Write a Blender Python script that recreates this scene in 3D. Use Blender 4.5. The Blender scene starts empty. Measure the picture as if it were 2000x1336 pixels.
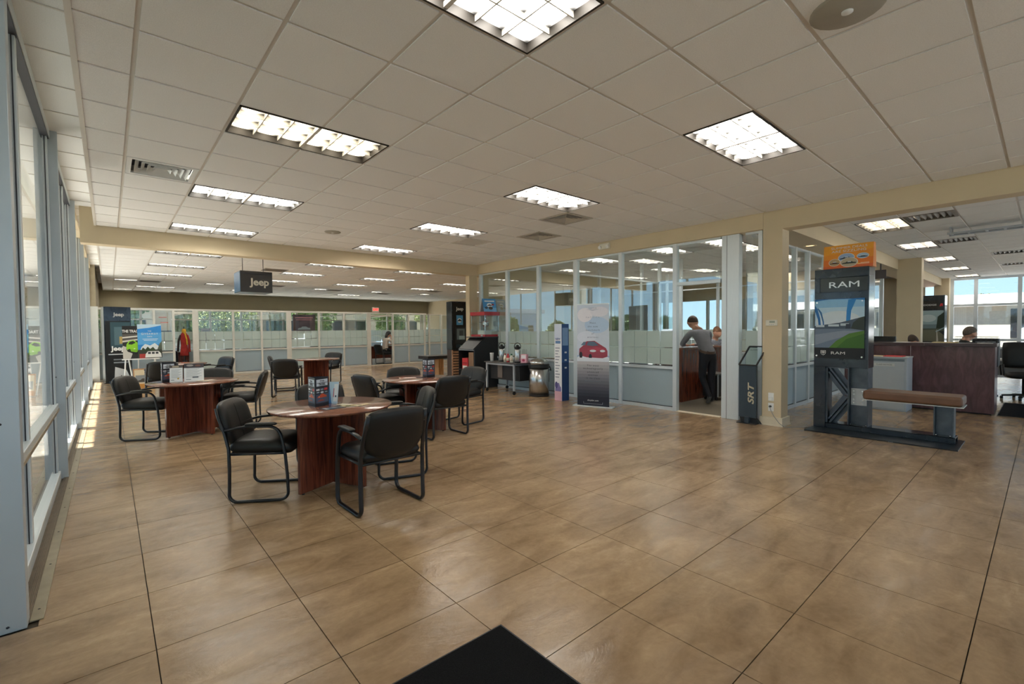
import bpy, bmesh, math, random
from mathutils import Vector, Matrix
random.seed(7)
C = bpy.context.scene.collection
SC = bpy.context.scene
PI = math.pi
R = math.radians
H = 3.13            # ceiling height

# ---------------------------------------------------------------- camera
def setup_camera():
    a, b, c, f = .7146, -.0275, -.0081, 907.56
    fwd = Vector((math.sin(a)*math.cos(b), math.cos(a)*math.cos(b), math.sin(b)))
    right = Vector((math.cos(a), -math.sin(a), 0)); up = right.cross(fwd)
    r = right*math.cos(c)+up*math.sin(c); u = -right*math.sin(c)+up*math.cos(c)
    cd = bpy.data.cameras.new('camera'); co = bpy.data.objects.new('camera', cd); C.objects.link(co)
    m = Matrix((r, u, -fwd)).transposed().to_4x4(); m.translation = Vector((0, 0, 1.443)); co.matrix_world = m
    cd.sensor_width = 36; cd.lens = 36*f/2000; cd.clip_start = .02; cd.clip_end = 600
    SC.camera = co
setup_camera()

# ---------------------------------------------------------------- world, sun, exposure
SUN_EL, SUN_AZ = R(62), R(0)
w = bpy.data.worlds.new('world'); SC.world = w; w.use_nodes = True
nt = w.node_tree; bg = nt.nodes['Background']
tcw = nt.nodes.new('ShaderNodeTexCoord'); sxw = nt.nodes.new('ShaderNodeSeparateXYZ'); rw = nt.nodes.new('ShaderNodeValToRGB')
nt.links.new(tcw.outputs['Generated'], sxw.inputs[0]); nt.links.new(sxw.outputs[2], rw.inputs[0]); nt.links.new(rw.outputs[0], bg.inputs[0])
we = rw.color_ramp.elements; we[0].position = 0; we[0].color = (.46, .64, .76, 1); we[1].position = 1; we[1].color = (.12, .25, .55, 1)
wx = we.new(.12); wx.color = (.33, .53, .72, 1); wx = we.new(.4); wx.color = (.22, .42, .70, 1)      # clear blue sky, paler at the horizon
bg.inputs[1].default_value = 0.75
sd = bpy.data.lights.new('sun', 'SUN'); so = bpy.data.objects.new('sun', sd); C.objects.link(so)
sd.energy = 12; sd.angle = R(.6); sd.color = (1, .96, .90)
d = Vector((math.cos(SUN_EL), -.12, -math.sin(SUN_EL)))
so.rotation_euler = d.to_track_quat('-Z', 'Y').to_euler(); so.location = (-20, 5, 30)
SC.view_settings.view_transform = 'Standard'; SC.view_settings.look = 'None'
SC.view_settings.gamma = 1; SC.view_settings.use_curve_mapping = False
SC.view_settings.exposure = 1.3
PANEL_EMIT = 15.0

# ---------------------------------------------------------------- materials
MATS = {}
def mat(name, col, rough=.5, metal=0, noise=.06, scale=8, bump=0, bscale=60, coat=0, stretch=None, spec=.5, trans=0):
    if name in MATS: return MATS[name]
    m = bpy.data.materials.new(name); m.use_nodes = True; t = m.node_tree; p = t.nodes['Principled BSDF']
    m.diffuse_color = (*col, 1)
    p.inputs['Roughness'].default_value = rough; p.inputs['Metallic'].default_value = metal
    p.inputs['Specular IOR Level'].default_value = spec
    p.inputs['Coat Weight'].default_value = coat; p.inputs['Coat Roughness'].default_value = .1
    tc = t.nodes.new('ShaderNodeTexCoord'); mp = t.nodes.new('ShaderNodeMapping'); t.links.new(tc.outputs['Object'], mp.inputs[0])
    if stretch: mp.inputs['Scale'].default_value = stretch
    n = t.nodes.new('ShaderNodeTexNoise'); n.inputs['Scale'].default_value = scale; n.inputs['Detail'].default_value = 4
    t.links.new(mp.outputs[0], n.inputs['Vector'])
    r = t.nodes.new('ShaderNodeValToRGB'); r.color_ramp.elements[0].position = .3; r.color_ramp.elements[1].position = .7
    r.color_ramp.elements[0].color = (*[max(0, c*(1-noise)) for c in col], 1); r.color_ramp.elements[1].color = (*[min(1, c*(1+noise)) for c in col], 1)
    t.links.new(n.outputs[0], r.inputs[0]); t.links.new(r.outputs[0], p.inputs['Base Color'])
    if bump:
        n2 = t.nodes.new('ShaderNodeTexNoise'); n2.inputs['Scale'].default_value = bscale; n2.inputs['Detail'].default_value = 3
        t.links.new(tc.outputs['Object'], n2.inputs['Vector'])
        b = t.nodes.new('ShaderNodeBump'); b.inputs['Strength'].default_value = bump; b.inputs['Distance'].default_value = .01
        t.links.new(n2.outputs[0], b.inputs['Height']); t.links.new(b.outputs[0], p.inputs['Normal'])
    MATS[name] = m; return m
def emit(name, col, s):
    if name in MATS: return MATS[name]
    m = bpy.data.materials.new(name); m.use_nodes = True; t = m.node_tree
    t.nodes.remove(t.nodes['Principled BSDF']); e = t.nodes.new('ShaderNodeEmission')
    e.inputs[0].default_value = (*col, 1); e.inputs[1].default_value = s
    t.links.new(e.outputs[0], t.nodes['Material Output'].inputs[0]); MATS[name] = m
    if 'lamp' in name:      # cell shading painted into the emission, darker towards the blades
        tc = t.nodes.new('ShaderNodeTexCoord'); sx_ = t.nodes.new('ShaderNodeSeparateXYZ'); t.links.new(tc.outputs['Object'], sx_.inputs[0]); ws = []
        for ax, pitch, ph in ((0, .1946, .0), (1, .186, .093)):
            q = t.nodes.new('ShaderNodeMath'); q.operation = 'MULTIPLY_ADD'; q.inputs[1].default_value = 2*PI/pitch; q.inputs[2].default_value = ph*2*PI/pitch; t.links.new(sx_.outputs[ax], q.inputs[0])
            c_ = t.nodes.new('ShaderNodeMath'); c_.operation = 'COSINE'; t.links.new(q.outputs[0], c_.inputs[0]); ws.append(c_)
        ad = t.nodes.new('ShaderNodeMath'); ad.operation = 'ADD'; t.links.new(ws[0].outputs[0], ad.inputs[0]); t.links.new(ws[1].outputs[0], ad.inputs[1])
        mm = t.nodes.new('ShaderNodeMath'); mm.operation = 'MULTIPLY_ADD'; mm.inputs[1].default_value = -.24; mm.inputs[2].default_value = .52; t.links.new(ad.outputs[0], mm.inputs[0]); pw = t.nodes.new('ShaderNodeMath'); pw.operation = 'POWER'; pw.inputs[1].default_value = 1.8; t.links.new(mm.outputs[0], pw.inputs[0]); m9 = t.nodes.new('ShaderNodeMath'); m9.operation = 'MULTIPLY'; m9.inputs[1].default_value = s; t.links.new(pw.outputs[0], m9.inputs[0]); t.links.new(m9.outputs[0], e.inputs[1])
    return m
def glass_mat(name, tint=(.95, .975, .97), f0=.045, film=None):
    if name in MATS: return MATS[name]
    m = bpy.data.materials.new(name); m.use_nodes = True; t = m.node_tree; t.nodes.remove(t.nodes['Principled BSDF'])
    tr = t.nodes.new('ShaderNodeBsdfTransparent'); tr.inputs[0].default_value = (*tint, 1)
    gl = t.nodes.new('ShaderNodeBsdfGlossy'); gl.inputs['Roughness'].default_value = 0; gl.inputs[0].default_value = (1, 1, 1, 1)
    lw = t.nodes.new('ShaderNodeLayerWeight'); lw.inputs[0].default_value = .5
    pw = t.nodes.new('ShaderNodeMath'); pw.operation = 'POWER'; pw.inputs[1].default_value = 5; t.links.new(lw.outputs['Facing'], pw.inputs[0])
    ma = t.nodes.new('ShaderNodeMath'); ma.operation = 'MULTIPLY_ADD'; ma.inputs[1].default_value = 1-f0; ma.inputs[2].default_value = f0
    t.links.new(pw.outputs[0], ma.inputs[0])
    mx = t.nodes.new('ShaderNodeMixShader'); t.links.new(ma.outputs[0], mx.inputs[0]); t.links.new(tr.outputs[0], mx.inputs[1]); t.links.new(gl.outputs[0], mx.inputs[2])
    out = mx
    if film:
        d1 = t.nodes.new('ShaderNodeBsdfDiffuse'); d1.inputs[0].default_value = (*film[0], 1)
        d2 = t.nodes.new('ShaderNodeBsdfTranslucent'); d2.inputs[0].default_value = (*film[0], 1)
        m1 = t.nodes.new('ShaderNodeMixShader'); m1.inputs[0].default_value = .5; t.links.new(d1.outputs[0], m1.inputs[1]); t.links.new(d2.outputs[0], m1.inputs[2])
        m2 = t.nodes.new('ShaderNodeMixShader'); m2.inputs[0].default_value = film[1]; t.links.new(mx.outputs[0], m2.inputs[1]); t.links.new(m1.outputs[0], m2.inputs[2])
        out = m2
    t.links.new(out.outputs[0], t.nodes['Material Output'].inputs[0]); MATS[name] = m; return m

GLASS = glass_mat('clear glass')
GLASSR = glass_mat('coated office glass', (.9, .95, .95), .20)
FROST = glass_mat('frosted film', film=((.72, .80, .77), .82))
LOWER = glass_mat('grey spandrel film', tint=(.8, .9, .92), film=((.56, .65, .70), .93))

def floor_mat():
    m = bpy.data.materials.new('stamped concrete'); m.use_nodes = True; t = m.node_tree; p = t.nodes['Principled BSDF']; L = t.links
    g = t.nodes.new('ShaderNodeNewGeometry')
    def nz(sc, det, dist=0, vec=None, rough=.55):
        n = t.nodes.new('ShaderNodeTexNoise'); n.inputs['Scale'].default_value = sc; n.inputs['Detail'].default_value = det
        n.inputs['Distortion'].default_value = dist; n.inputs['Roughness'].default_value = rough; L.new(vec or g.outputs['Position'], n.inputs['Vector']); return n
    mp = t.nodes.new('ShaderNodeMapping'); mp.inputs['Rotation'].default_value = (0, 0, .5); mp.inputs['Scale'].default_value = (.7, 1.9, 1); L.new(g.outputs['Position'], mp.inputs[0])
    big = nz(.9, 5, .6); mid = nz(3.2, 8, .7, mp.outputs[0], .6); fine = nz(26, 6, .5)
    add = t.nodes.new('ShaderNodeMath'); add.operation = 'MULTIPLY_ADD'; add.inputs[1].default_value = .45; L.new(big.outputs[0], add.inputs[0])
    m2 = t.nodes.new('ShaderNodeMath'); m2.operation = 'MULTIPLY_ADD'; m2.inputs[1].default_value = .45; L.new(mid.outputs[0], m2.inputs[0])
    m3 = t.nodes.new('ShaderNodeMath'); m3.operation = 'MULTIPLY'; m3.inputs[1].default_value = .14; L.new(fine.outputs[0], m3.inputs[0])
    L.new(m3.outputs[0], m2.inputs[2]); L.new(m2.outputs[0], add.inputs[2])
    r = t.nodes.new('ShaderNodeValToRGB'); e = r.color_ramp.elements
    e[0].position = .34; e[0].color = (.215, .136, .075, 1); e[1].position = .70; e[1].color = (.57, .41, .25, 1)
    x = e.new(.45); x.color = (.295, .194, .110, 1); x = e.new(.57); x.color = (.405, .275, .160, 1)
    L.new(add.outputs[0], r.inputs[0]); L.new(r.outputs[0], p.inputs['Base Color'])
    # stamped slate relief: thin ridges from stretched noise
    mp2 = t.nodes.new('ShaderNodeMapping'); mp2.inputs['Rotation'].default_value = (0, 0, .9); mp2.inputs['Scale'].default_value = (1.2, 3.2, 1); L.new(g.outputs['Position'], mp2.inputs[0])
    rd = nz(1.9, 8, 1.1, mp2.outputs[0], .62)
    ab = t.nodes.new('ShaderNodeMath'); ab.operation = 'PINGPONG'; ab.inputs[1].default_value = .11; L.new(rd.outputs[0], ab.inputs[0])
    b1 = t.nodes.new('ShaderNodeBump'); b1.inputs['Strength'].default_value = .24; b1.inputs['Distance'].default_value = .022; L.new(rd.outputs[0], b1.inputs['Height'])
    b2 = t.nodes.new('ShaderNodeBump'); b2.inputs['Strength'].default_value = .10; b2.inputs['Distance'].default_value = .01; L.new(mid.outputs[0], b2.inputs['Height']); L.new(b1.outputs[0], b2.inputs['Normal'])
    L.new(b2.outputs[0], p.inputs['Normal'])
    rr = t.nodes.new('ShaderNodeMapRange'); rr.inputs['From Min'].default_value = .3; rr.inputs['From Max'].default_value = .7
    rr.inputs['To Min'].default_value = .10; rr.inputs['To Max'].default_value = .27; L.new(mid.outputs[0], rr.inputs[0]); L.new(rr.outputs[0], p.inputs['Roughness'])
    p.inputs['Specular IOR Level'].default_value = .5
    MATS['floor'] = m; return m
def wood_mat(name, c0, c1, rough=.25, sc=(14, 14, .9), coat=.3):
    m = bpy.data.materials.new(name); m.use_nodes = True; t = m.node_tree; p = t.nodes['Principled BSDF']; L = t.links
    tc = t.nodes.new('ShaderNodeTexCoord'); mp = t.nodes.new('ShaderNodeMapping'); mp.inputs['Scale'].default_value = sc; L.new(tc.outputs['Object'], mp.inputs[0])
    n = t.nodes.new('ShaderNodeTexNoise'); n.inputs['Scale'].default_value = 2.2; n.inputs['Detail'].default_value = 8; n.inputs['Distortion'].default_value = 1.2; L.new(mp.outputs[0], n.inputs['Vector'])
    r = t.nodes.new('ShaderNodeValToRGB'); r.color_ramp.elements[0].position = .35; r.color_ramp.elements[1].position = .68
    r.color_ramp.elements[0].color = (*c0, 1); r.color_ramp.elements[1].color = (*c1, 1); L.new(n.outputs[0], r.inputs[0]); L.new(r.outputs[0], p.inputs['Base Color'])
    p.inputs['Roughness'].default_value = rough; p.inputs['Coat Weight'].default_value = coat; p.inputs['Coat Roughness'].default_value = .12
    MATS[name] = m; return m
FLOOR = floor_mat()
MAHOG = wood_mat('mahogany', (.075, .017, .009), (.23, .055, .026))
MAHOGT = wood_mat('mahogany top', (.15, .052, .030), (.28, .105, .060), .2, (3, 14, 3), .5)
PURPLE = wood_mat('plum laminate', (.085, .038, .042), (.16, .072, .078), .35, (5, 5, 1.5), .2)
CTILE = mat('ceiling tile', (.88, .86, .84), .9, noise=.05, scale=160, bump=.25, bscale=220)
TEE = mat('ceiling tee', (.72, .67, .61), .5, noise=.02)
BEIGE = mat('beige paint', (.66, .54, .36), .6, noise=.02, scale=3)
OLIVE = mat('olive beige paint', (.36, .31, .20), .7, noise=.03, scale=3)
ALU = mat('aluminium', (.72, .77, .80), .35, .35, noise=.03, stretch=(20, 20, 1))
ALUW = mat('pale aluminium', (.70, .68, .62), .4, .25, noise=.03)
DKGASK = mat('dark gasket', (.03, .03, .04), .5)
BLACKP = mat('black panel', (.012, .013, .016), .18, coat=.4)
BLKMAT = mat('black laminate', (.012, .012, .014), .45)
LEATHER = mat('black leather', (.009, .0085, .008), .42, noise=.15, scale=12, bump=.10, bscale=320, spec=.42)
TUBE = mat('black tube', (.008, .009, .012), .30, noise=.05, spec=.6)
PAD = mat('black arm pad', (.010, .010, .010), .45)
STEEL = mat('brushed steel', (.60, .60, .60), .24, 1, noise=.08, stretch=(30, 30, .5))
CHROME = mat('chrome', (.8, .8, .82), .08, 1, noise=0)
WHITE = mat('white', (.82, .82, .80), .45, noise=.02)
PAPER = mat('paper', (.85, .85, .83), .6, noise=.03)
GREYM = mat('grey metal', (.42, .45, .49), .4, .1, noise=.02)
BLUEST = mat('blue grey steel', (.10, .12, .15), .35, .7, noise=.25, scale=5)
RAWST = mat('raw steel', (.11, .125, .145), .38, .8, noise=.2, scale=10)
BROWNL = mat('brown leather', (.17, .080, .042), .4, noise=.12, scale=10, bump=.08, bscale=200)
RED = mat('red enamel', (.45, .02, .03), .3, coat=.3)
REDP = mat('red print', (.65, .04, .05), .5)
WSLAT = wood_mat('slat wood', (.42, .22, .12), (.68, .42, .27), .5, (2, 8, 8), 0)
PINE = wood_mat('pine', (.40, .20, .08), (.58, .32, .14), .5, (6, 6, 1), 0)
CARDB = mat('brown card', (.33, .20, .12), .8)
RUBMAT = mat('black carpet mat', (.012, .012, .013), .95, noise=.5, scale=260, bump=.8, bscale=420, spec=.1)
CARPET = mat('office carpet', (.17, .14, .10), .95, noise=.15, scale=60, bump=.3, bscale=200)
TRACKB = mat('brown threshold', (.16, .115, .075), .45, .4, noise=.25, scale=20)
TRACKA = mat('bronze strip', (.34, .29, .20), .4, .5, noise=.1, scale=12)
def flat(hexs, rough=.45):
    h = hexs.lstrip('#'); c = [int(h[i:i+2], 16)/255 for i in (0, 2, 4)]
    c = [x/12.92 if x < .04045 else ((x+.055)/1.055)**2.4 for x in c]
    return mat('print '+h, c, rough, noise=.02, scale=30)

# ---------------------------------------------------------------- mesh helpers
class MB:
    def __init__(s): s.v = []; s.f = []; s.m = []; s.sm = []
    def add(s, vs, fs, mi=0, smooth=False):
        o = len(s.v); s.v += [tuple(v) for v in vs]; s.f += [tuple(i+o for i in f) for f in fs]; s.m += [mi]*len(fs); s.sm += [smooth]*len(fs); return s
    def box(s, x0, y0, z0, x1, y1, z1, mi=0):
        if x0 > x1: x0, x1 = x1, x0
        if y0 > y1: y0, y1 = y1, y0
        if z0 > z1: z0, z1 = z1, z0
        return s.add([(x0,y0,z0),(x1,y0,z0),(x1,y1,z0),(x0,y1,z0),(x0,y0,z1),(x1,y0,z1),(x1,y1,z1),(x0,y1,z1)],
            [(0,3,2,1),(4,5,6,7),(0,1,5,4),(1,2,6,5),(2,3,7,6),(3,0,4,7)], mi)
    def obox(s, c, size, ax=(1,0,0), up=(0,0,1), mi=0):
        a = Vector(ax).normalized(); u = Vector(up); n = u.cross(a).normalized(); u = a.cross(n).normalized(); c = Vector(c)
        hx, hy, hz = [q/2 for q in size]; vs = [c+a*(i*hx)+n*(j*hy)+u*(k*hz) for k in (-1,1) for i,j in ((-1,-1),(1,-1),(1,1),(-1,1))]
        return s.add(vs, [(0,3,2,1),(4,5,6,7),(0,1,5,4),(1,2,6,5),(2,3,7,6),(3,0,4,7)], mi)
    def bar(s, p, q, w, t, up=(0,0,1), mi=0):
        p = Vector(p); q = Vector(q); return s.obox((p+q)/2, ((q-p).length, w, t), q-p, up, mi)
    def cyl(s, p, q, r0, r1=None, n=16, mi=0, caps=True):
        r1 = r0 if r1 is None else r1; p = Vector(p); q = Vector(q); a = (q-p).normalized()
        x = a.orthogonal().normalized(); y = a.cross(x); vs = []
        for c, r in ((p, r0), (q, r1)): vs += [c+x*r*math.cos(2*PI*i/n)+y*r*math.sin(2*PI*i/n) for i in range(n)]
        s.add(vs, [(i, (i+1)%n, n+(i+1)%n, n+i) for i in range(n)], mi, True)
        if caps: s.add(vs[:n], [tuple(range(n))[::-1]], mi); s.add(vs[n:], [tuple(range(n))], mi)
        return s
    def lathe(s, prof, c=(0,0,0), n=24, mi=0, sx=1, sy=1):
        c = Vector(c); vs = []
        for r, z in prof: vs += [c+Vector((r*sx*math.cos(2*PI*i/n), r*sy*math.sin(2*PI*i/n), z)) for i in range(n)]
        fs = [(k*n+i, k*n+(i+1)%n, (k+1)*n+(i+1)%n, (k+1)*n+i) for k in range(len(prof)-1) for i in range(n)]
        s.add(vs, fs, mi, True)
        if prof[0][0] > 1e-4: s.add(vs[:n], [tuple(range(n))[::-1]], mi)
        if prof[-1][0] > 1e-4: s.add(vs[-n:], [tuple(range(n))], mi)
        return s
    def tube(s, pts, r, n=8, mi=0, rx=None, ref=(1,0,0)):
        """tube along pts; rx = half width along ref (flattened oval)"""
        pts = [Vector(p) for p in pts]; rx = rx or r; ref = Vector(ref); vs = []
        for i, p in enumerate(pts):
            t = (pts[min(i+1, len(pts)-1)]-pts[max(i-1, 0)]).normalized()
            a = (ref-t*ref.dot(t)); a = a.normalized() if a.length > 1e-3 else t.orthogonal().normalized(); b = t.cross(a)
            vs += [p+a*rx*math.cos(2*PI*k/n)+b*r*math.sin(2*PI*k/n) for k in range(n)]
        m = len(pts)
        s.add(vs, [(k*n+i, k*n+(i+1)%n, (k+1)*n+(i+1)%n, (k+1)*n+i) for k in range(m-1) for i in range(n)], mi, True)
        s.add(vs[:n], [tuple(range(n))[::-1]], mi); s.add(vs[-n:], [tuple(range(n))], mi); return s
    def prism(s, poly, t0, t1, axis='y', mi=0):
        f = {'y': lambda a, b, t: (a, t, b), 'x': lambda a, b, t: (t, a, b), 'z': lambda a, b, t: (a, b, t)}[axis]; n = len(poly)
        vs = [f(a, b, t0) for a, b in poly]+[f(a, b, t1) for a, b in poly]
        return s.add(vs, [tuple(range(n))[::-1], tuple(range(n, 2*n))]+[(i, (i+1)%n, n+(i+1)%n, n+i) for i in range(n)], mi)
    def ell(s, c, r, n=12, mi=0):
        c = Vector(c); rr = r if hasattr(r, '__len__') else (r, r, r)
        pr = [(math.sin(PI*k/n), -math.cos(PI*k/n)) for k in range(n+1)]; vs = []
        for q, z in pr: vs += [c+Vector((rr[0]*q*math.cos(2*PI*i/n), rr[1]*q*math.sin(2*PI*i/n), rr[2]*z)) for i in range(n)]
        return s.add(vs, [(k*n+i, k*n+(i+1)%n, (k+1)*n+(i+1)%n, (k+1)*n+i) for k in range(n) for i in range(n)], mi, True)
    def build(s, name, mats, parent=None, loc=(0,0,0), bevel=0, fix=True):
        me = bpy.data.meshes.new(name); me.from_pydata(s.v, [], s.f)
        for m in (mats if isinstance(mats, (list, tuple)) else [mats]): me.materials.append(m)
        me.polygons.foreach_set('material_index', s.m); me.polygons.foreach_set('use_smooth', s.sm)
        if fix:
            bm = bmesh.new(); bm.from_mesh(me); bmesh.ops.remove_doubles(bm, verts=bm.verts, dist=1e-6) if any(s.sm) else None
            bmesh.ops.recalc_face_normals(bm, faces=bm.faces); bm.to_mesh(me); bm.free()
        me.update(); o = bpy.data.objects.new(name, me); C.objects.link(o); o.location = loc
        if parent: o.parent = parent
        if bevel:
            b = o.modifiers.new('bevel', 'BEVEL'); b.width = bevel; b.segments = 2; b.limit_method = 'ANGLE'; b.harden_normals = False
        return o
def box(name, m, a, b, parent=None, bevel=0):
    return MB().box(*a, *b).build(name, m, parent, bevel=bevel)
def thing(name, label, cat, loc=(0,0,0), rz=0, group=None):
    o = bpy.data.objects.new(name, None); o.empty_display_size = .1; C.objects.link(o); o.location = loc; o.rotation_euler = (0, 0, rz)
    o['label'] = label; o['category'] = cat
    if group: o['group'] = group
    return o
def tag(o, label, cat, group=None):
    o['label'] = label; o['category'] = cat
    if group: o['group'] = group
    return o
def struct(o): o['kind'] = 'structure'; return o
def sempty(name): o = bpy.data.objects.new(name, None); C.objects.link(o); o['kind'] = 'structure'; return o
def copy_tree(o, parent=None):
    c = o.copy(); C.objects.link(c)
    if parent: c.parent = parent
    for ch in list(o.children): copy_tree(ch, c)
    return c
def arc(c, r, a0, a1, n, pl='yz', x=0):
    out = []
    for i in range(n+1):
        a = R(a0+(a1-a0)*i/n); p, q = c[0]+r*math.cos(a), c[1]+r*math.sin(a)
        out.append((x, p, q) if pl == 'yz' else (p, x, q) if pl == 'xz' else (p, q, x))
    return out
def cushion(w_, d_, t_, fn=None, n=10, sq=6, corner=.35):
    """rounded pad: w along x, d along y, t thickness z (centre at origin), mapped by fn"""
    us = [math.sin(PI/2*(2*i/n-1)) for i in range(n+1)]; vs = []; fs = []
    def P(u, v, s_):
        # squircle corner rounding
        k = corner; x = u*(1-k*.18*v**4); y = v*(1-k*.18*u**4)
        h = (max(0, 1-abs(u)**sq)**.5)*(max(0, 1-abs(v)**sq)**.5)
        p = (x*w_/2, y*d_/2, s_*h*t_/2); return fn(*p) if fn else p
    for s_ in (1, -1):
        o = len(vs); vs += [P(u, v, s_) for v in us for u in us]
        for j in range(n):
            for i in range(n):
                q = (o+j*(n+1)+i, o+j*(n+1)+i+1, o+(j+1)*(n+1)+i+1, o+(j+1)*(n+1)+i); fs.append(q if s_ > 0 else q[::-1])
    return MB().add(vs, fs, 0, True)
def text(parent, s, org, U, V, size, m, name='lettering', sx=1, bold=0, depth=.001, align='CENTER', shear=0, spacing=1):
    """org = anchor point; U, V = unit vectors along and up; size = cap height-ish in metres"""
    cu = bpy.data.curves.new(name, 'FONT'); cu.body = s; cu.size = size*1.38; cu.align_x = align; cu.align_y = 'CENTER'
    cu.extrude = depth; cu.offset = bold; cu.shear = shear; cu.space_character = spacing; cu.resolution_u = 3
    o = bpy.data.objects.new('tmp', cu); C.objects.link(o)
    dg = bpy.context.evaluated_depsgraph_get(); me = bpy.data.meshes.new_from_object(o.evaluated_get(dg))
    C.objects.unlink(o); bpy.data.objects.remove(o)
    me.name = name; me.materials.clear(); me.materials.append(m)
    U = Vector(U).normalized(); V = Vector(V).normalized(); N = U.cross(V)
    M = Matrix((U*sx, V, N)).transposed().to_4x4(); M.translation = Vector(org); me.transform(M)
    q = bpy.data.objects.new(name, me); C.objects.link(q)
    if parent: q.parent = parent
    return q
def prints(parent, org, U, V, w_, h_, shapes, name='print', off=.00025):
    """flat print: list of (hex colour, [(u,v)..] in 0..1) laid over each other on one sheet"""
    U = Vector(U).normalized(); V = Vector(V).normalized(); N = U.cross(V); org = Vector(org); b = MB(); ms = []
    for k, (c, poly) in enumerate(shapes):
        m = flat(c)
        if m not in ms: ms.append(m)
        b.add([org+U*(u*w_)+V*(v*h_)+N*(off*(k*.35+1)) for u, v in poly], [tuple(range(len(poly)))], ms.index(m))
    return b.build(name, ms, parent, fix=False)
def rect(u0, v0, u1, v1): return [(u0, v0), (u1, v0), (u1, v1), (u0, v1)]
def elp(u, v, a, b, n=20): return [(u+a*math.cos(2*PI*i/n), v+b*math.sin(2*PI*i/n)) for i in range(n)]
def carshape(u, v, s_, k=.45):
    """side outline of a car as a print polygon"""
    pts = [(-1, 0), (-.98, .28), (-.75, .42), (-.5, .48), (-.3, .8), (.3, .82), (.62, .5), (.93, .42), (1, .15), (.97, 0)]
    return [(u+a*s_, v+b*s_*k*1.6) for a, b in pts]
# ================================================================ STRUCTURE
camM = SC.camera.matrix_world.inverted()
def px(p):
    v = camM @ Vector(p)
    if v.z > -.05: return None
    return (1000+907.56*v.x/-v.z, 668-907.56*v.y/-v.z)
def shows(p, mg=40):
    q = px(p); return q and -mg < q[0] < 2000+mg and -mg < q[1] < 1336+mg

# floor: sawn stamped concrete, 0.61 m squares
floor = struct(MB().box(-2.0, -5, -.12, 23, 3.3, -.007).box(-.5, 3.3, -.12, 23, 25, -.007).build('floor', mat('joint', (.06, .045, .03), .8)))
office_floor = struct(box('floor', CARPET, (7.43, 2.99, -.007), (23, 9.8, .003)))
SX, SY, FX, FY, G = .6113, .6054, .1295, 2.63, .0045
tiles = []
for i in range(-4, 40):
    for k in range(-13, 38):
        x0, y0 = FX+i*SX, FY+k*SY; x1, y1 = x0+SX, y0+SY
        x0c, y0c, x1c, y1c = max(x0, -.30 if y0 > 3.1 else -1.9), max(y0, -5), min(x1, 22.95), min(y1, 24.9)
        if x1c-x0c < .03 or y1c-y0c < .03: continue
        if x0 > 7.1 and y0 > 2.7 and y1 < 9.9:
            continue
        tiles.append((x0c, y0c, x1c, y1c, abs(x1c-x0c-SX) < 1e-6 and abs(y1c-y0c-SY) < 1e-6))
def key(t):
    c = ((t[0]+t[2])/2, (t[1]+t[3])/2, 0); return (0 if shows(c, 60) else 1, c[0]**2+c[1]**2)
tiles.sort(key=key)
proto = MB().box(-SX/2+G/2, -SY/2+G/2, -.012, SX/2-G/2, SY/2-G/2, 0).build('tile', FLOOR, floor)
used = False
for t in tiles[:300]:
    if t[4]:
        o = proto if not used else proto.copy()
        if used: C.objects.link(o)
        used = True; o.location = ((t[0]+t[2])/2, (t[1]+t[3])/2, 0)
    else:
        MB().box(t[0]+G/2, t[1]+G/2, -.012, t[2]-G/2, t[3]-G/2, 0).build('tile', FLOOR, floor)
b = MB()
for t in tiles[300:]: b.box(t[0]+G/2, t[1]+G/2, -.012, t[2]-G/2, t[3]-G/2, 0)
b.box(7.1, 2.7, -.012, 7.44, 9.9, -.0004)
o = b.build('far_tiles', FLOOR, floor); o['kind'] = 'stuff'

# ceilings --------------------------------------------------------
CX, CY, S = .1576, 3.956, .61
lights = {}   # (i,j) -> size in tiles
L_MAIN = [(1,-4),(1,0),(1,4),(1,8),(6,-4),(6,0),(6,4),(6,8)]
L_FAR = [(1,13),(1,17),(1,21),(1,29),(6,17),(6,13),(10,13),(10,17),(10,21),(15,17),(15,21),(6,21),(6,29),(13,29),(19,21)]
L_FARS = [(0,25),(0,32),(10,25),(14,25),(18,25),(4,25)]
L_RIGHT = [(15,-4),(20,-4),(25,-4),(30,-4),(35,-4)]
L_OFF = [(14,0),(14,2),(14,5),(19,0),(19,5),(24,2)]
VENTS = [(0,3),(8,1),(9,3),(8,5)]
VENTS_R = [(15,-5),(20,-5),(25,-6),(30,-6)]
VENTS_F = [(1,25),(1,33),(3,33),(7,24),(5,16),(11,25),(15,26),(17,22)]
taken = set()
for i, j in L_MAIN+L_FAR+L_RIGHT+L_OFF: taken |= {(i, j), (i+1, j)}
for i, j in L_FARS+VENTS+VENTS_R+VENTS_F: taken.add((i, j))
ceiling = struct(box('ceiling', mat('ceiling void', (.35, .33, .3), .9), (-.12, -5, H+.16), (23, 25, H+.3)))
areas = [(-.12, -5, 7.31, 9.8), (-.12, 10.05, 14.62, 24.6), (7.55, -5, 22.9, 2.5), (7.52, 3.02, 16, 9.8)]
cells = []
for ax0, ay0, ax1, ay1 in areas:
    for i in range(-2, 40):
        for j in range(-16, 36):
            x0, y0 = CX+i*S, CY+j*S; c = (max(x0, ax0), max(y0, ay0), min(x0+S, ax1), min(y0+S, ay1))
            if c[2]-c[0] < .03 or c[3]-c[1] < .03 or (i, j) in taken: continue
            cells.append(c+(abs(c[2]-c[0]-S) < 1e-6 and abs(c[3]-c[1]-S) < 1e-6,))
def keyc(t):
    c = ((t[0]+t[2])/2, (t[1]+t[3])/2, H); return (0 if shows(c, 60) else 1, c[0]**2+c[1]**2)
cells.sort(key=keyc)
E2 = .013
proto = MB().box(-S/2+E2, -S/2+E2, 0, S/2-E2, S/2-E2, .018).build('ceiling_tile', CTILE, ceiling, bevel=.0)
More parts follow.
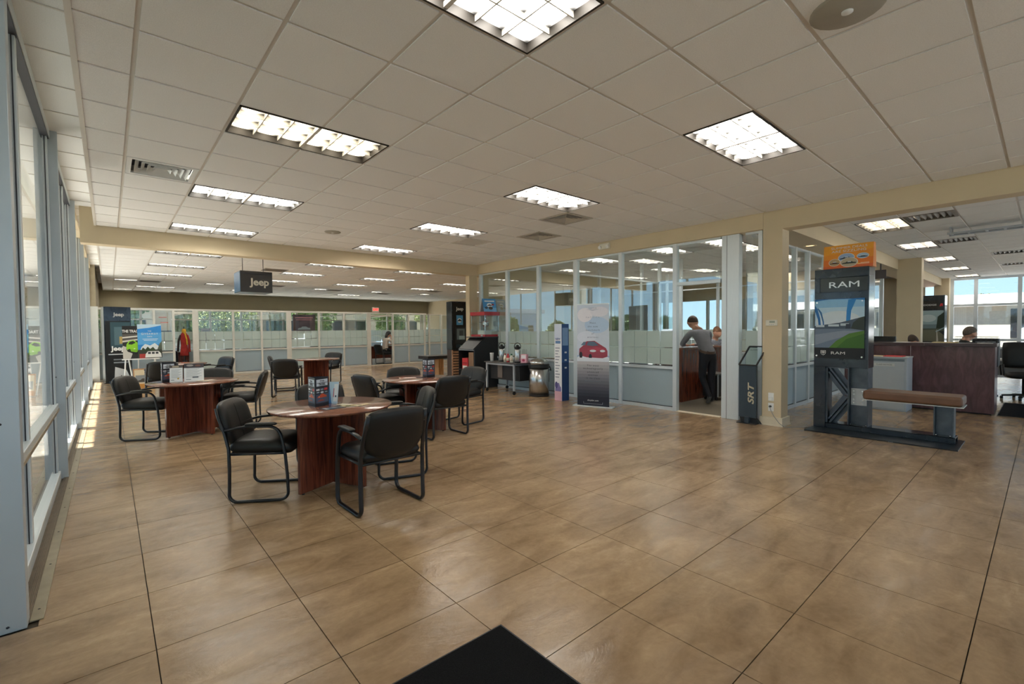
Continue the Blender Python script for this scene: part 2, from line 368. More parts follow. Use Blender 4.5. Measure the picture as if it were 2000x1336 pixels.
used = False; b = MB()
for n, t in enumerate(cells):
    if n < 300 and t[4]:
        o = proto if not used else proto.copy()
        if used: C.objects.link(o)
        used = True; o.location = ((t[0]+t[2])/2, (t[1]+t[3])/2, H-.007)
    elif n < 300: MB().box(t[0]+E2, t[1]+E2, H-.007, t[2]-E2, t[3]-E2, H+.011).build('ceiling_tile', CTILE, ceiling)
    else: b.box(t[0]+E2, t[1]+E2, H-.007, t[2]-E2, t[3]-E2, H+.011)
b.build('far_ceiling_tiles', CTILE, ceiling)['kind'] = 'stuff'
tees = {}
for ax0, ay0, ax1, ay1 in areas:       # grid of tees
    b = MB()
    for i in range(-1, 40):
        x = CX+i*S
        if ax0-.01 < x < ax1: b.box(x-.0125, ay0, H+.001, x+.0125, ay1, H+.03)
    for j in range(-15, 36):
        y = CY+j*S
        if ay0 < y < ay1: b.box(ax0, y-.0125, H+.0012, ax1, y+.0125, H+.03)
    b.build('tee_grid', TEE, ceiling)
struct(box('trim_1', TEE, (-.135, -5, H-.012), (-.105, 9.8, 3.40)))
struct(box('trim_2', TEE, (-.135, 10.05, H-.012), (-.105, 24.6, 3.40)))
# raised pocket over the windows
pocket = struct(box('ceiling', CTILE, (-2.0, -5, 3.40), (-.11, 24.6, 3.46)))
b = MB()
for k in range(-8, 34): b.box(-.45, CY+k*S-.006, 3.394, -.135, CY+k*S+.006, 3.4)
b.build('pocket_joint', TEE, pocket)

# troffers --------------------------------------------------------
EMW = emit('lamp lens', (1, .94, .85), PANEL_EMIT); EMC = emit('lamp lens cool', (1, .97, .88), PANEL_EMIT*.9); EMD = emit('lamp lens dim', (1, .87, .66), PANEL_EMIT*.42)
EMR = emit('lamp lens right hall', (1, .94, .86), PANEL_EMIT*.35)
LOUV = mat('louver', (.82, .80, .74), .3); FRM = mat('lamp frame', (.03, .025, .02), .5)
def troffer(w_, em, blades):
    t = thing('ceiling_light', 'x', 'ceiling light')
    h = .305; g = .012
    b = MB(); b.box(-w_/2+g, -h+g, -.008, w_/2-g, -h+g+.014, .09).box(-w_/2+g, h-g-.014, -.008, w_/2-g, h-g, .09)
    b.box(-w_/2+g, -h+g, -.008, -w_/2+g+.014, h-g, .09).box(w_/2-g-.014, -h+g, -.008, w_/2-g, h-g, .09); b.build('lamp_frame', FRM, t)
    MB().box(-w_/2+.026, -h+.026, .05, w_/2-.026, h-.026, .06).build('diffuser', em, t)
    nx = 6 if w_ > 1 else 3
    sets = []
    for k in range(1, nx): x = -w_/2+.026+(w_-.052)*k/nx; sets.append((x-.004, -h+.026, x+.004, h-.026))
    for k in (1, 2): y = -h+.026+(2*h-.052)*k/3; sets.append((-w_/2+.026, y-.004, w_/2-.026, y+.004))
    if blades:
        for s_ in sets: MB().box(s_[0], s_[1], .012, s_[2], s_[3], .049).build('louver_blade', LOUV, t)
    else:
        b = MB()
        for s_ in sets: b.box(s_[0], s_[1], .012, s_[2], s_[3], .049)
        b.build('louver', LOUV, t)
    return t
protos = {}
def put_light(i, j, w_, em, blades, label, group):
    k = (w_, em.name, blades)
    t = copy_tree(protos[k]) if k in protos else troffer(w_, em, blades)
    protos.setdefault(k, t)
    t.location = (CX+i*S+w_/2, CY+j*S+.305, H); t['label'] = label; t['group'] = group
g = 'troffers over the seating area'
for (i, j), em, lb in zip(L_MAIN, (EMW, EMD, EMC, EMC, EMW, EMW, EMW, EMW), (
    'large bright ceiling troffer cut off by the top edge of the photo', 'dim warm cream ceiling troffer nearest the left windows',
    'white ceiling troffer just right of the leftmost ceiling vent', 'ceiling troffer just in front of the tan cross beam, near the left windows',
    'bright troffer high on the right, nearest the tan beam over the column', 'bright troffer directly in front of the square vent in mid ceiling',
    'ceiling troffer between the round speaker and the second square vent', 'farthest small troffer on this side of the tan cross beam, mid ceiling')):
    put_light(i, j, 1.22, em, True, lb, g)
for n, (i, j) in enumerate(L_FAR):
    put_light(i, j, 1.22, EMC, False, 'recessed ceiling troffer beyond the tan cross beam, %s' % ('right behind the beam at the left windows','second back at the left windows','third back at the left windows','farthest long one near the left windows',
      'right of the hanging black sign','hidden behind the hanging black sign','just behind the middle of the beam','middle of the far hall, second back','middle of the far hall, third back','far right part behind the beam','above the black pillar on the right','behind the hanging sign, third back','near the far wall left of middle','near the far wall right of middle','farthest to the right near the cream column')[n], 'troffers in the far hall')
for n, (i, j) in enumerate(L_FARS):
    put_light(i, j, .61, EMC, False, 'small square recessed light in the far hall, %s' % ('by the left windows','closest to the far wall on the left','in the middle','right of the middle','farthest right','left of the middle')[n], 'square lights in the far hall')
for n, (i, j) in enumerate(L_RIGHT):
    put_light(i, j, 1.22, (EMD, EMR, EMR, EMR, EMR)[n], False, '%s of the row of troffers over the right hall' % ('nearest and warmest','second nearest','middle one','second farthest','farthest')[n], 'troffers over the reception hall')
for n, (i, j) in enumerate(L_OFF):
    put_light(i, j, 1.22, EMW, False, 'ceiling troffer inside the glass office, %s' % ('front left over the doorway','second behind the doorway','left part behind glass','right rear','middle rear','deep inside')[n], 'troffers inside the glass office')
def vent(i, j, label, sq=True, m=None):
    t = thing('ceiling_vent', label, 'ceiling vent', (CX+i*S+.305, CY+j*S+.305, H), 0, 'ceiling air vents')
    vm = m or mat('vent metal', (.50, .45, .38), .5); b = MB()
    b.box(-.29, -.29, -.008, .29, -.25, .01).box(-.29, .25, -.008, .29, .29, .01).box(-.29, -.25, -.008, -.25, .25, .01).box(.25, -.25, -.008, .29, .25, .01)
    b.build('frame', vm, t); MB().box(-.27, -.27, .08, .27, .27, .09).build('backing', DKGASK, t)
    if sq:
        for r_ in (.225, .175, .125, .075):
            s_ = MB()
            for a in range(4):
                ca, sa = math.cos(a*PI/2), math.sin(a*PI/2); P = lambda x, y, z: (x*ca-y*sa, x*sa+y*ca, z)
                s_.add([P(-r_, -r_, -.006), P(r_, -r_, -.006), P(r_-.035, -r_+.035, .035), P(-r_+.035, -r_+.035, .035),
                        P(-r_, -r_, -.002), P(r_, -r_, -.002), P(r_-.035, -r_+.035, .039), P(-r_+.035, -r_+.035, .039)],
                       [(0,1,2,3),(7,6,5,4),(0,4,5,1),(1,5,6,2),(2,6,7,3),(3,7,4,0)])
            s_.build('louver', vm, t)
    else:
        for k in range(7):
            y = -.22+k*.073; MB().obox((0, y, .01), (.5, .045, .003), (1, 0, 0), (0, .6, .8)).build('louver', vm, t)
    return t
vent(0, 3, 'white louvred air vent near the left windows', True, WHITE)
vent(8, 1, 'square stepped air vent behind the mid ceiling troffer')
vent(9, 3, 'square stepped air vent closer to the glass office header')
vent(8, 5, 'flat square return vent by the third mid troffer', False, TEE)
for n, (i, j) in enumerate(VENTS_R): vent(i, j, ('dark perforated vent beside the nearest reception troffer','bronze vent beside the second reception troffer','slot vent over the reception desk','small far vent near the right windows')[n], False, mat('vent dark', (.20, .17, .14), .5))
for n, (i, j) in enumerate(VENTS_F): vent(i, j, 'air vent in the far hall ceiling, %s' % ('between two lights at the left','far left','far left second','behind the hanging sign','over the tan beam middle','centre','right of centre','near the black pillar')[n], False, mat('vent dark', (.20, .17, .14), .5))
def speaker(x, y, r_, label):
    t = thing('ceiling_speaker', label, 'speaker', (x, y, H-.007))
    MB().lathe([(r_, 0), (r_, -.006), (r_*.93, -.014), (0.001, -.016)]).build('grille', mat('speaker grille', (.42, .38, .31), .6, bump=.5, bscale=500), t)
    MB().lathe([(r_*.16, -.0155), (r_*.16, -.021), (.001, -.022)], n=12).build('badge', WHITE, t)
speaker(2.92, 8.0, .13, 'small round ceiling speaker left of the third mid troffer'); speaker(2.99, .72, .17, 'round ceiling speaker at the top right edge of the photo')
speaker(3.2, 14.9, .13, 'round ceiling speaker above the hanging black sign')

# beams, headers, columns ----------------------------------------
struct(box('cross_beam', BEIGE, (-.30, 9.8, 2.84), (7.56, 10.05, 3.42)))
struct(box('right_beam', BEIGE, (7.31, -5, 2.85), (7.55, 2.51, 3.2)))
struct(box('glass_header', BEIGE, (7.31, 2.77, 2.885), (7.56, 9.8, 3.2)))
struct(box('side_header', BEIGE, (7.55, 2.5, 2.87), (22.9, 3.02, 3.2)))
col = struct(box('column', BEIGE, (7.32, 2.51, 0), (7.58, 2.77, 3.2)))
box('plinth', WHITE if 0 else mat('cream trim', (.70, .62, .48), .5), (7.295, 2.485, 0), (7.605, 2.795, .125), col, .006)
box('shoe', mat('cream trim', (.7, .62, .48)), (7.285, 2.475, 0), (7.615, 2.805, .02), col)
col2 = struct(box('column', BEIGE, (15.1, 2.05, 0), (15.4, 2.52, 3.2)))
struct(box('column', BEIGE, (22.45, 2.3, 0), (22.8, 2.7, 3.2)))
struct(box('column', BEIGE, (7.10, 9.86, 0), (7.35, 10.02, 2.86)))
# ---------------------------------------------------------------- left window wall, X = -0.42
def pane(name, a, b, m, parent): return box(name, m, a, b, parent)
XL = -.42
GRD0 = mat('concrete paving', (.40, .385, .355), .85, noise=.1, scale=2, bump=.2, bscale=40)
for n, (y0, y1, ms) in enumerate([(3.25, 6.33, (4.30,)), (6.33, 9.45, (8.25,)), (9.45, 12.55, (10.5, 11.5)), (12.55, 15.65, (13.6, 14.6)), (15.65, 18.1, (16.9,))]):
    wn = sempty('window_%d' % (n+1))
    ya = y0+.10; top = 3.32
    box('sill', ALU, (-.46, ya, .0), (-.385, y1, .09), wn, .004); box('rail', ALU, (-.45, ya, .69), (-.385, y1, .755), wn, .004)
    box('rail_cap', mat('rail cap', (.42, .36, .27), .4, .4), (-.385, ya, .685), (-.380, y1, .71), wn)
    box('header', ALU, (-.46, ya, top), (-.385, y1, 3.40), wn)
    box('gasket', DKGASK, (-.45, ya, top-.012), (-.39, y1, top), wn)
    for k, my in enumerate(list(ms)+[y1-.055, ya+.02]):
        box('mullion', ALU, (-.437, my-.03, .09), (-.400, my+.03, top), wn, .004)
        box('gasket', DKGASK, (-.424, my-.040, .09), (-.414, my+.040, top), wn)
    ys = [ya]+list(ms)+[y1]
    for a, b_ in zip(ys[:-1], ys[1:]):
        pane('pane', (XL-.003, a+.03, .76), (XL+.003, b_-.03, top), GLASS, wn); pane('pane', (XL-.003, a+.03, .09), (XL+.003, b_-.03, .68), GLASS, wn)
for n, y in enumerate((3.25, 6.35, 9.46, 12.56, 15.66)):
    p = struct(box('trim_%d' % (n+3), mat('pale post', (.52, .58, .63), .38, .35, noise=.03, scale=3), (-.47 if n else -1.95, y, 0), (-.335, y+.055 if n else y+.09, 3.40), bevel=.003))
    for z in (.02, 1.0):
        MB().ell((-.40, y-.001, z+.01), .006, 8).build('screw', DKGASK, p)
wv = sempty('window_0')
for y in (-5, -3, -1, 1, 3.2): box('mullion', ALU, (-1.98, y-.04, 0), (-1.9, y+.04, 3.4), wv)
for z in (0, .7, 3.3): box('rail', ALU, (-1.97, -5, z), (-1.91, 3.25, z+.09), wv)
box('pane', GLASS, (-1.945, -5, 0), (-1.939, 3.25, 3.35), wv)
struct(box('paving', GRD0, (-2.0, 3.36, -.15), (-.5, 45, -.03)))
struct(box('wall_left', BEIGE, (-.6, 9.8, 3.3), (-.36, 24.6, 3.42)))
struct(box('wall_left', mat('olive side', (.42, .35, .24), .7), (-.55, 18.1, 2.16), (-.26, 24.6, 3.42)))
struct(box('wall_left', BEIGE, (-.55, 18.1, 0), (-.36, 24.6, 2.16)))
struct(box('trim_9', ALUW, (-.50, 18.05, 0), (-.22, 18.25, 2.2)))
# threshold along the wall
th = struct(box('trim_8', TRACKB, (-.37, 3.30, 0), (-.332, 24, .012)))
tk = struct(box('trim_11', TRACKB, (-.49, 3.3, -.02), (-.36, 24, .004)))
for k in range(4): box('groove', mat('track rib', (.22, .17, .11), .4, .5), (-.366+k*.008, 3.32, .012), (-.363+k*.008, 17, .016), th)
st = struct(box('trim_10', TRACKA, (-.334, 3.30, 0), (-.282, 17.9, .007), bevel=.002))
for k in range(14): MB().lathe([(.006, .007), (.004, .009), (.0005, .0095)], (-.308, 3.42+k*.62, 0), 10).build('screw', DKGASK, st)

# ---------------------------------------------------------------- central glass office
XC = 7.42
def glazed(name, P, Q, ztop, door=None, mull=.06, frost=True, head=None, m=ALU, lower=LOWER, rail=.77, pm=None):
    pm = pm or GLASS
    """one bay from P to Q (2D), parts: bottom rail, mid rail, head, panes"""
    wn = sempty(name); P = Vector((*P, 0)); Q = Vector((*Q, 0)); U = (Q-P); Ln = U.length; U.normalize()
    def seg(nm, t0, t1, z0, z1, th_, mt, bev=0):
        c = P+U*((t0+t1)/2); return MB().obox((c.x, c.y, (z0+z1)/2), (t1-t0, th_, z1-z0), U, (0,0,1)).build(nm, mt, wn, bevel=bev)
    a, b_ = mull/2, Ln-mull/2
    if not door:
        seg('bottom_rail', a, b_, 0, .06, .07, m); seg('mid_rail', a, b_, rail-.05, rail, .07, m, .003)
        seg('lower_pane', a, b_, .06, rail-.05, .012, lower); seg('pane', a, b_, rail, ztop, .008, pm)
        seg('gasket', a, b_, .06, .072, .03, DKGASK); seg('gasket', a, b_, rail, rail+.012, .03, DKGASK)
        if frost:
            n = max(1, round(Ln/.28)); w_ = (b_-a)/n; zz = ((rail+.03, rail+.32), (rail+.335, rail+.62))
            f = MB()
            for z0, z1 in zz:
                for k in range(n):
                    c = P+U*(a+w_*(k+.5)); f.obox((c.x, c.y, (z0+z1)/2), (w_-.012, .011, z1-z0), U, (0,0,1))
            f.build('frosted_film', FROST, wn)
    else:
        seg('transom', a, b_, door, door+.06, .08, m, .003); seg('pane', a, b_, door+.06, ztop, .008, pm)
        seg('threshold', a, b_, 0, .008, .10, mat('cream trim', (.7, .62, .48)))
    seg('head', a, b_, ztop-.03, ztop, .06, m)
    return wn
def post(name, x, y, w_, d_, z1, m=ALU, split=False):
    p = struct(box(name, m, (x-d_/2, y-w_/2, 0), (x+d_/2, y+w_/2, z1), bevel=.003))
    if split: box('joint', DKGASK, (x-d_/2-.001, y-.003, 0), (x-d_/2+.01, y+.003, z1), p)
    return p
ys = [9.78, 8.70, 7.60, 6.48, 5.35, 4.22]
for k, (a, b_) in enumerate(zip(ys[:-1], ys[1:])): glazed('window_%d' % (10+k), (XC, a), (XC, b_), 2.885, pm=GLASSR)
glazed('window_16', (XC, 4.22), (XC, 3.40), 2.885, door=2.16, pm=GLASSR)
glazed('window_17', (XC, 3.08), (XC, 2.83), 2.885, pm=GLASSR)
for k, y in enumerate(ys): post('trim_%d' % (20+k), XC, y, .075 if k != 3 else .10, .09, 2.885)
struct(box('trim_27', ALU, (XC-.06, 3.13, 0), (XC+.06, 3.40, 2.885), bevel=.004))
post('trim_28', XC, 2.83, .06, .09, 2.885)
b = MB()  # vertical reveals in the wide post
b.box(XC-.0625, 3.315, 0, XC-.0605, 3.32, 2.88).build('joint', DKGASK, bpy.data.objects['trim_27'])
xs = [7.50, 8.4, 9.30, 10.0, 11.0, 12.0, 13.0, 14.0, 15.0, 16.0]
for k, (a, b_) in enumerate(zip(xs[:-1], xs[1:])): glazed('window_%d' % (30+k), (a, 2.99), (b_, 2.99), 2.87)
for k, x in enumerate(xs[1:]): struct(box('trim_%d' % (30+k), ALU, (x-.035, 2.95, 0), (x+.035, 3.03, 2.87), bevel=.003))
# partitions inside the office
k = 40
for a, b_ in (((10.6, 9.78), (10.6, 8.4)), ((10.6, 8.4), (10.6, 7.0)), ((10.6, 7.0), (10.6, 5.9)), ((7.5, 6.48), (9.0, 6.48)), ((9.0, 6.48), (10.6, 6.48)), ((13.2, 3.1), (13.2, 4.6)), ((13.2, 4.6), (13.2, 6.2)), ((13.2, 6.2), (13.2, 7.8)), ((13.2, 7.8), (13.2, 9.7))):
    glazed('window_%d' % k, a, b_, 2.6); 
    struct(box('trim_%d' % k, ALU, (b_[0]-.035, b_[1]-.035, 0), (b_[0]+.035, b_[1]+.035, 3.13))); k += 1
struct(box('wall_inner', BEIGE, (7.5, 9.78, 0), (16.0, 9.84, 3.13)))
struct(box('wall_inner', BEIGE, (7.56, 9.84, 2.5), (7.62, 10.6, 3.13)))
struct(box('wall_east', BEIGE, (16.0, 3.02, 2.4), (16.1, 9.8, 3.13))); struct(box('wall_east', BEIGE, (16.0, 3.02, 0), (16.1, 9.8, .8)))
wn = sempty('window_50')
for y in (3.1, 4.7, 6.3, 7.9, 9.6): box('mullion', ALU, (16.0, y-.04, .8), (16.1, y+.04, 2.4), wn)
box('pane', GLASS, (16.04, 3.1, .8), (16.046, 9.7, 2.4), wn)

# ---------------------------------------------------------------- far glass offices, Y = 18.2
YB = 18.2
bx = [-.25, 1.07, 1.56, 2.14, 3.21, 4.08, 4.98, 6.05, 7.0, 8.03, 9.10, 9.84, 10.62]
for k, (a, b_) in enumerate(zip(bx[:-1], bx[1:])):
    dr = k in (2, 9)
    glazed('window_%d' % (60+k), (a, YB), (b_, YB), 2.16, door=2.02 if dr else None, m=ALUW, lower=LOWER if k not in (3, 6) else FROST, rail=.83)
for k, x in enumerate(bx):
    w_ = .16 if k in (3, 6, 9) else .06
    struct(box('trim_%d' % (60+k), ALUW, (x-w_/2, YB-.05, 0), (x+w_/2, YB+.05, 2.18)))
struct(box('trim_75', ALUW, (-.25, YB-.06, 2.12), (10.7, YB+.06, 2.18)))
bx2 = [10.62, 11.0, 11.65, 12.6, 13.8]
for k, (a, b_) in enumerate(zip(bx2[:-1], bx2[1:])):
    glazed('window_%d' % (75+k), (a, YB+.25), (b_, YB+.25), 2.14, m=ALUW, rail=.86)
    struct(box('trim_%d' % (76+k), ALUW, (a-.04, YB+.2, 0), (a+.04, YB+.3, 2.16)))
# office dividers running back, desks, rear windows
k = 85
for x in (2.14, 4.98, 8.03, 10.62):
    for y0, y1 in ((18.3, 20.4), (20.4, 22.5), (22.5, 24.5)):
        glazed('window_%d' % k, (x, y0), (x, y1), 2.16, m=ALUW, rail=.83); k += 1
struct(box('wall_back', OLIVE, (-.3, 24.6, 2.35), (14.7, 24.75, 3.42))); struct(box('wall_back', OLIVE, (-.3, 24.6, 0), (14.7, 24.75, .5)))
wb = sempty('window_99')
for n in range(13): box('mullion', ALUW, (-.2+n*1.22-.04, 24.6, .5), (-.2+n*1.22+.04, 24.7, 2.35), wb)
box('rail', ALUW, (-.3, 24.6, 1.95), (14.7, 24.7, 2.0), wb); box('pane', GLASS, (-.3, 24.66, .5), (14.7, 24.666, 2.35), wb)
struct(box('wall_right', BEIGE, (14.6, 9.84, 0), (14.75, 24.6, 3.42)))
# ---------------------------------------------------------------- right exterior wall (glass), unseen rear glazing added to let daylight in
wr = sempty('window_100')
for y in (-5, -3.2, -1.4, -.3, .62, 1.66, 2.27, 2.6): box('mullion', ALU, (22.9, y-.05, 0), (23.0, y+.05, 3.13), wr)
for z in (0, .9, 2.12, 3.05): box('rail', ALU, (22.91, -5, z), (22.99, 2.7, z+.08), wr)
box('pane', GLASS, (22.94, -5, 0), (22.946, 2.7, 3.13), wr)
struct(box('wall_right', BEIGE, (22.9, 3.0, 0), (23.0, 9.8, 3.3)))
wq = sempty('window_101')
for n in range(14): box('mullion', ALU, (-.4+n*1.8-.04, -5.05, 0), (-.4+n*1.8+.04, -4.95, 3.13), wq)
for z in (0, .74, 3.05): box('rail', ALU, (-.4, -5.04, z), (23, -4.96, z+.08), wq)
box('pane', GLASS, (-.4, -5.003, 0), (23, -4.997, 3.13), wq)
roof = struct(box('roof', mat('roof', (.5, .5, .5)), (-.75, -5.1, 3.46), (23.1, 24.8, 3.7)))
roof2 = struct(box('wall_rear', BEIGE, (-.75, -5.1, 3.13), (23.1, -4.95, 3.5)))

# ================================================================ OUTSIDE
GRD = mat('concrete paving', (.40, .385, .355), .85, noise=.1, scale=2, bump=.2, bscale=40)
ASPH = mat('asphalt', (.12, .12, .125), .9, noise=.2, scale=3, bump=.3, bscale=80)
GRASS = mat('grass', (.10, .17, .04), .9, noise=.4, scale=6)
struct(box('paving', GRD, (-11, -30, -.15), (-2.0, 45, -.03)))
struct(box('paving', GRD, (23.1, -30, -.15), (30, 45, -.03))); struct(box('paving', GRD, (-.75, -12, -.15), (23.1, -5.05, -.03))); struct(box('paving', GRD, (-.75, 24.8, -.15), (23.1, 32, -.03)))
struct(box('asphalt_ground', ASPH, (-160, -160, -.3), (200, 200, -.16)))
struct(box('lawn', GRASS, (-16, -30, -.18), (-11, 60, -.06)))
CAN = mat('canopy soffit', (.80, .77, .68), .7)
struct(box('canopy', CAN, (-11.5, -12, 3.38), (-.76, 8.35, 3.9)))
struct(box('canopy', CAN, (-1.80, 8.25, 3.38), (-.76, 45, 3.8)))  # overhang added beyond the canopy, depth set to trim the indoor sun patch
for x, y in ((-1.05, 13.6), (-1.05, 19.8), (-10.8, -2), (-10.8, 7.4), (-6, 7.9)):
    o = struct(box('canopy_column', WHITE, (x-.16, y-.16, -.05), (x+.16, y+.16, 3.4)))
for n in range(16): pass
LEAF1 = mat('leaves', (.075, .14, .025), .6, noise=.5, scale=4); LEAF2 = mat('leaves olive', (.15, .17, .04), .6, noise=.5, scale=4); BARK = mat('bark', (.12, .08, .05), .9)
def crown(seed, n, rx, rz, z0):
    rd = random.Random(seed); b = MB(); bl = []
    for k in range(9):
        a = rd.uniform(0, 2*PI); q = rd.uniform(.1, .62); bl.append((q*rx*math.cos(a), q*rx*math.sin(a), z0+rz*rd.uniform(-.5, .6), rd.uniform(.35, .6)))
    for _ in range(n):
        c = rd.choice(bl); v = Vector((rd.gauss(0, 1), rd.gauss(0, 1), rd.gauss(0, 1))).normalized()*rd.uniform(.75, 1.02)
        p = Vector((c[0]+v.x*rx*c[3], c[1]+v.y*rx*c[3], c[2]+v.z*rz*c[3])); s_ = rd.uniform(.06, .14)
        a = Vector((rd.gauss(0,1), rd.gauss(0,1), rd.gauss(0,1))).normalized(); e = a.orthogonal().normalized()*s_; f = a.cross(e).normalized()*s_*.7
        b.add([p-e, p-f, p+e, p+f], [(0,1,2,3)])
    return b
tp = []
for sd_, rx, rz, z0, m, lab in ((1, 2.4, 2.2, 3.2, LEAF1, 'dark green'), (2, 2.8, 2.0, 2.8, LEAF2, 'olive green'), (3, 1.5, 1.3, 1.0, LEAF1, 'low dark')):
    t = thing('tree', lab+' leafy tree beyond the parking lot', 'tree', (-300, 0, 0), 0, 'trees outside the windows')
    crown(sd_, 5200, rx, rz, z0).build('foliage', m, t, fix=False)['kind'] = 'stuff'
    MB().cyl((0, 0, -.2), (.1, .05, z0), .16, .09, 8).build('trunk', BARK, t); tp.append(t)
rd = random.Random(4); spots = []
for k in range(26): spots.append((-52+rd.uniform(-1, 1)+(k%2)*4, -40+k*3.6, rd.choice((0, 1)), rd.uniform(.66, .80)))
for k in range(6): spots.append((-5+k*5.4, 35+rd.uniform(-1, 1), rd.choice((0, 1)), rd.uniform(.7, .85)))
for k in range(6): spots.append((-13.5, 14+k*6.5, 2, rd.uniform(.9, 1.2)))
for x, y in ((-3.1, 24.5), (-5.6, 26.5), (-3.4, 29)): spots.append((x, y, 2, .72))
for k in range(5): spots.append((58, -8+k*6.4, rd.choice((0, 1)), rd.uniform(.9, 1.0)))
first = [True]*3
for n, (x, y, q, s_) in enumerate(spots):
    t = tp[q] if first[q] else copy_tree(tp[q]); first[q] = False
    t['label'] = ('dark green leafy', 'olive green leafy', 'low dark hedge-like')[q]+(' tree in the row across the lot, mirrored in the office glass' if x < -40 else ' bush seen through the left windows' if x < -10 else ' tree behind the far offices' if x < 40 else ' tree beyond the right windows')
    t.location = (x, y, -.15); t.scale = (s_,)*3; t.rotation_euler[2] = rd.uniform(0, 6)
def car(x, y, rz, colr, label, group='parked cars outside'):
    t = thing('car', label, 'car', (x, y, -.16), rz, group)
    m = mat('car paint '+label.split()[0], colr, .25, .2, coat=.6)
    body = [(-2.2, .3), (-2.25, .75), (-2.0, .95), (-1.2, 1.02), (-.55, 1.45), (1.0, 1.5), (1.75, 1.0), (2.2, .92), (2.25, .35)]
    MB().prism(body, -.85, .85, 'y').build('body', m, t, bevel=.06)
    MB().prism([(-1.1, 1.03), (-.52, 1.40), (.95, 1.44), (1.55, 1.03)], -.86, .86, 'y').build('window_glass', BLACKP, t)
    for a in (-1.4, 1.4):
        for s_ in (-.8, .8): MB().cyl((a, s_-.1, .33), (a, s_+.1, .33), .33, n=16).build('wheel', PAD, t)
    return t
for n, (x, y, rz, c_, lb) in enumerate([(-24, 8, 0, (.7, .7, .72), 'white sedan parked in the lot beyond the left windows'), (-24, 12, 0, (.35, .04, .04), 'red car in the lot beyond the left windows'),
    (-24, 17, 0, (.15, .2, .3), 'blue car in the lot beyond the left windows'), (-24, 22, 0, (.6, .6, .62), 'silver car in the lot beyond the left windows'), (-24, 27, 0, (.05, .05, .06), 'black car in the lot beyond the left windows'),
    (34, -4.5, 0, (.7, .7, .7), 'white car behind the right windows'), (34, 0, 0, (.4, .42, .45), 'grey car behind the right windows'), (34, 4.5, 0, (.5, .05, .05), 'maroon car behind the right windows'),
    (3, 29, .1, (.75, .78, .82), 'pale car behind the far offices'), (9.5, 29, .0, (.75, .78, .82), 'white car behind the far offices at right'), (16, 29.5, .1, (.3, .4, .55), 'steel blue car behind the far offices')]):
    car(x, y, rz, c_, lb)
for nm, lab, m, a, b_ in (('building', 'long pale blue commercial building across the lot on the left', mat('pale blue wall', (.45, .55, .65), .7), (-44, 60, -.2), (-36, 96, 4.2)),
    ('building', 'low cream building with white fascia behind the right windows', mat('cream wall', (.36, .34, .27), .7), (40, -20, -.2), (48, 14, 2.6)),
    ('building', 'tan stucco building behind the far offices', mat('tan wall', (.55, .42, .28), .7), (-8, 44, -.2), (26, 50, 4.6))):
    t = thing(nm, lab, 'building', ((a[0]+b_[0])/2, (a[1]+b_[1])/2, a[2])); cx, cy = t.location.x, t.location.y
    MB().box(a[0]-cx, a[1]-cy, 0, b_[0]-cx, b_[1]-cy, b_[2]-a[2]).build('wall', m, t)
    MB().box(a[0]-cx-.6, a[1]-cy-.6, b_[2]-a[2], b_[0]-cx+.6, b_[1]-cy+.6, b_[2]-a[2]+.7).build('fascia', WHITE, t)
    lx, ly = b_[0]-a[0], b_[1]-a[1]
    for q in range(6):
        if ly > lx: 
            s_ = 1 if a[0] < 0 else -1; xx = s_*lx/2; yy = -ly/2+ly*(q+.5)/6; MB().box(xx-.05, yy-1.6, .9, xx+.05, yy+1.6, 2.6).build('window', BLACKP, t)
        else: xx = -lx/2+lx*(q+.5)/6; MB().box(xx-1.6, -ly/2-.05, .9, xx+1.6, -ly/2+.05, 2.6).build('window', BLACKP, t)
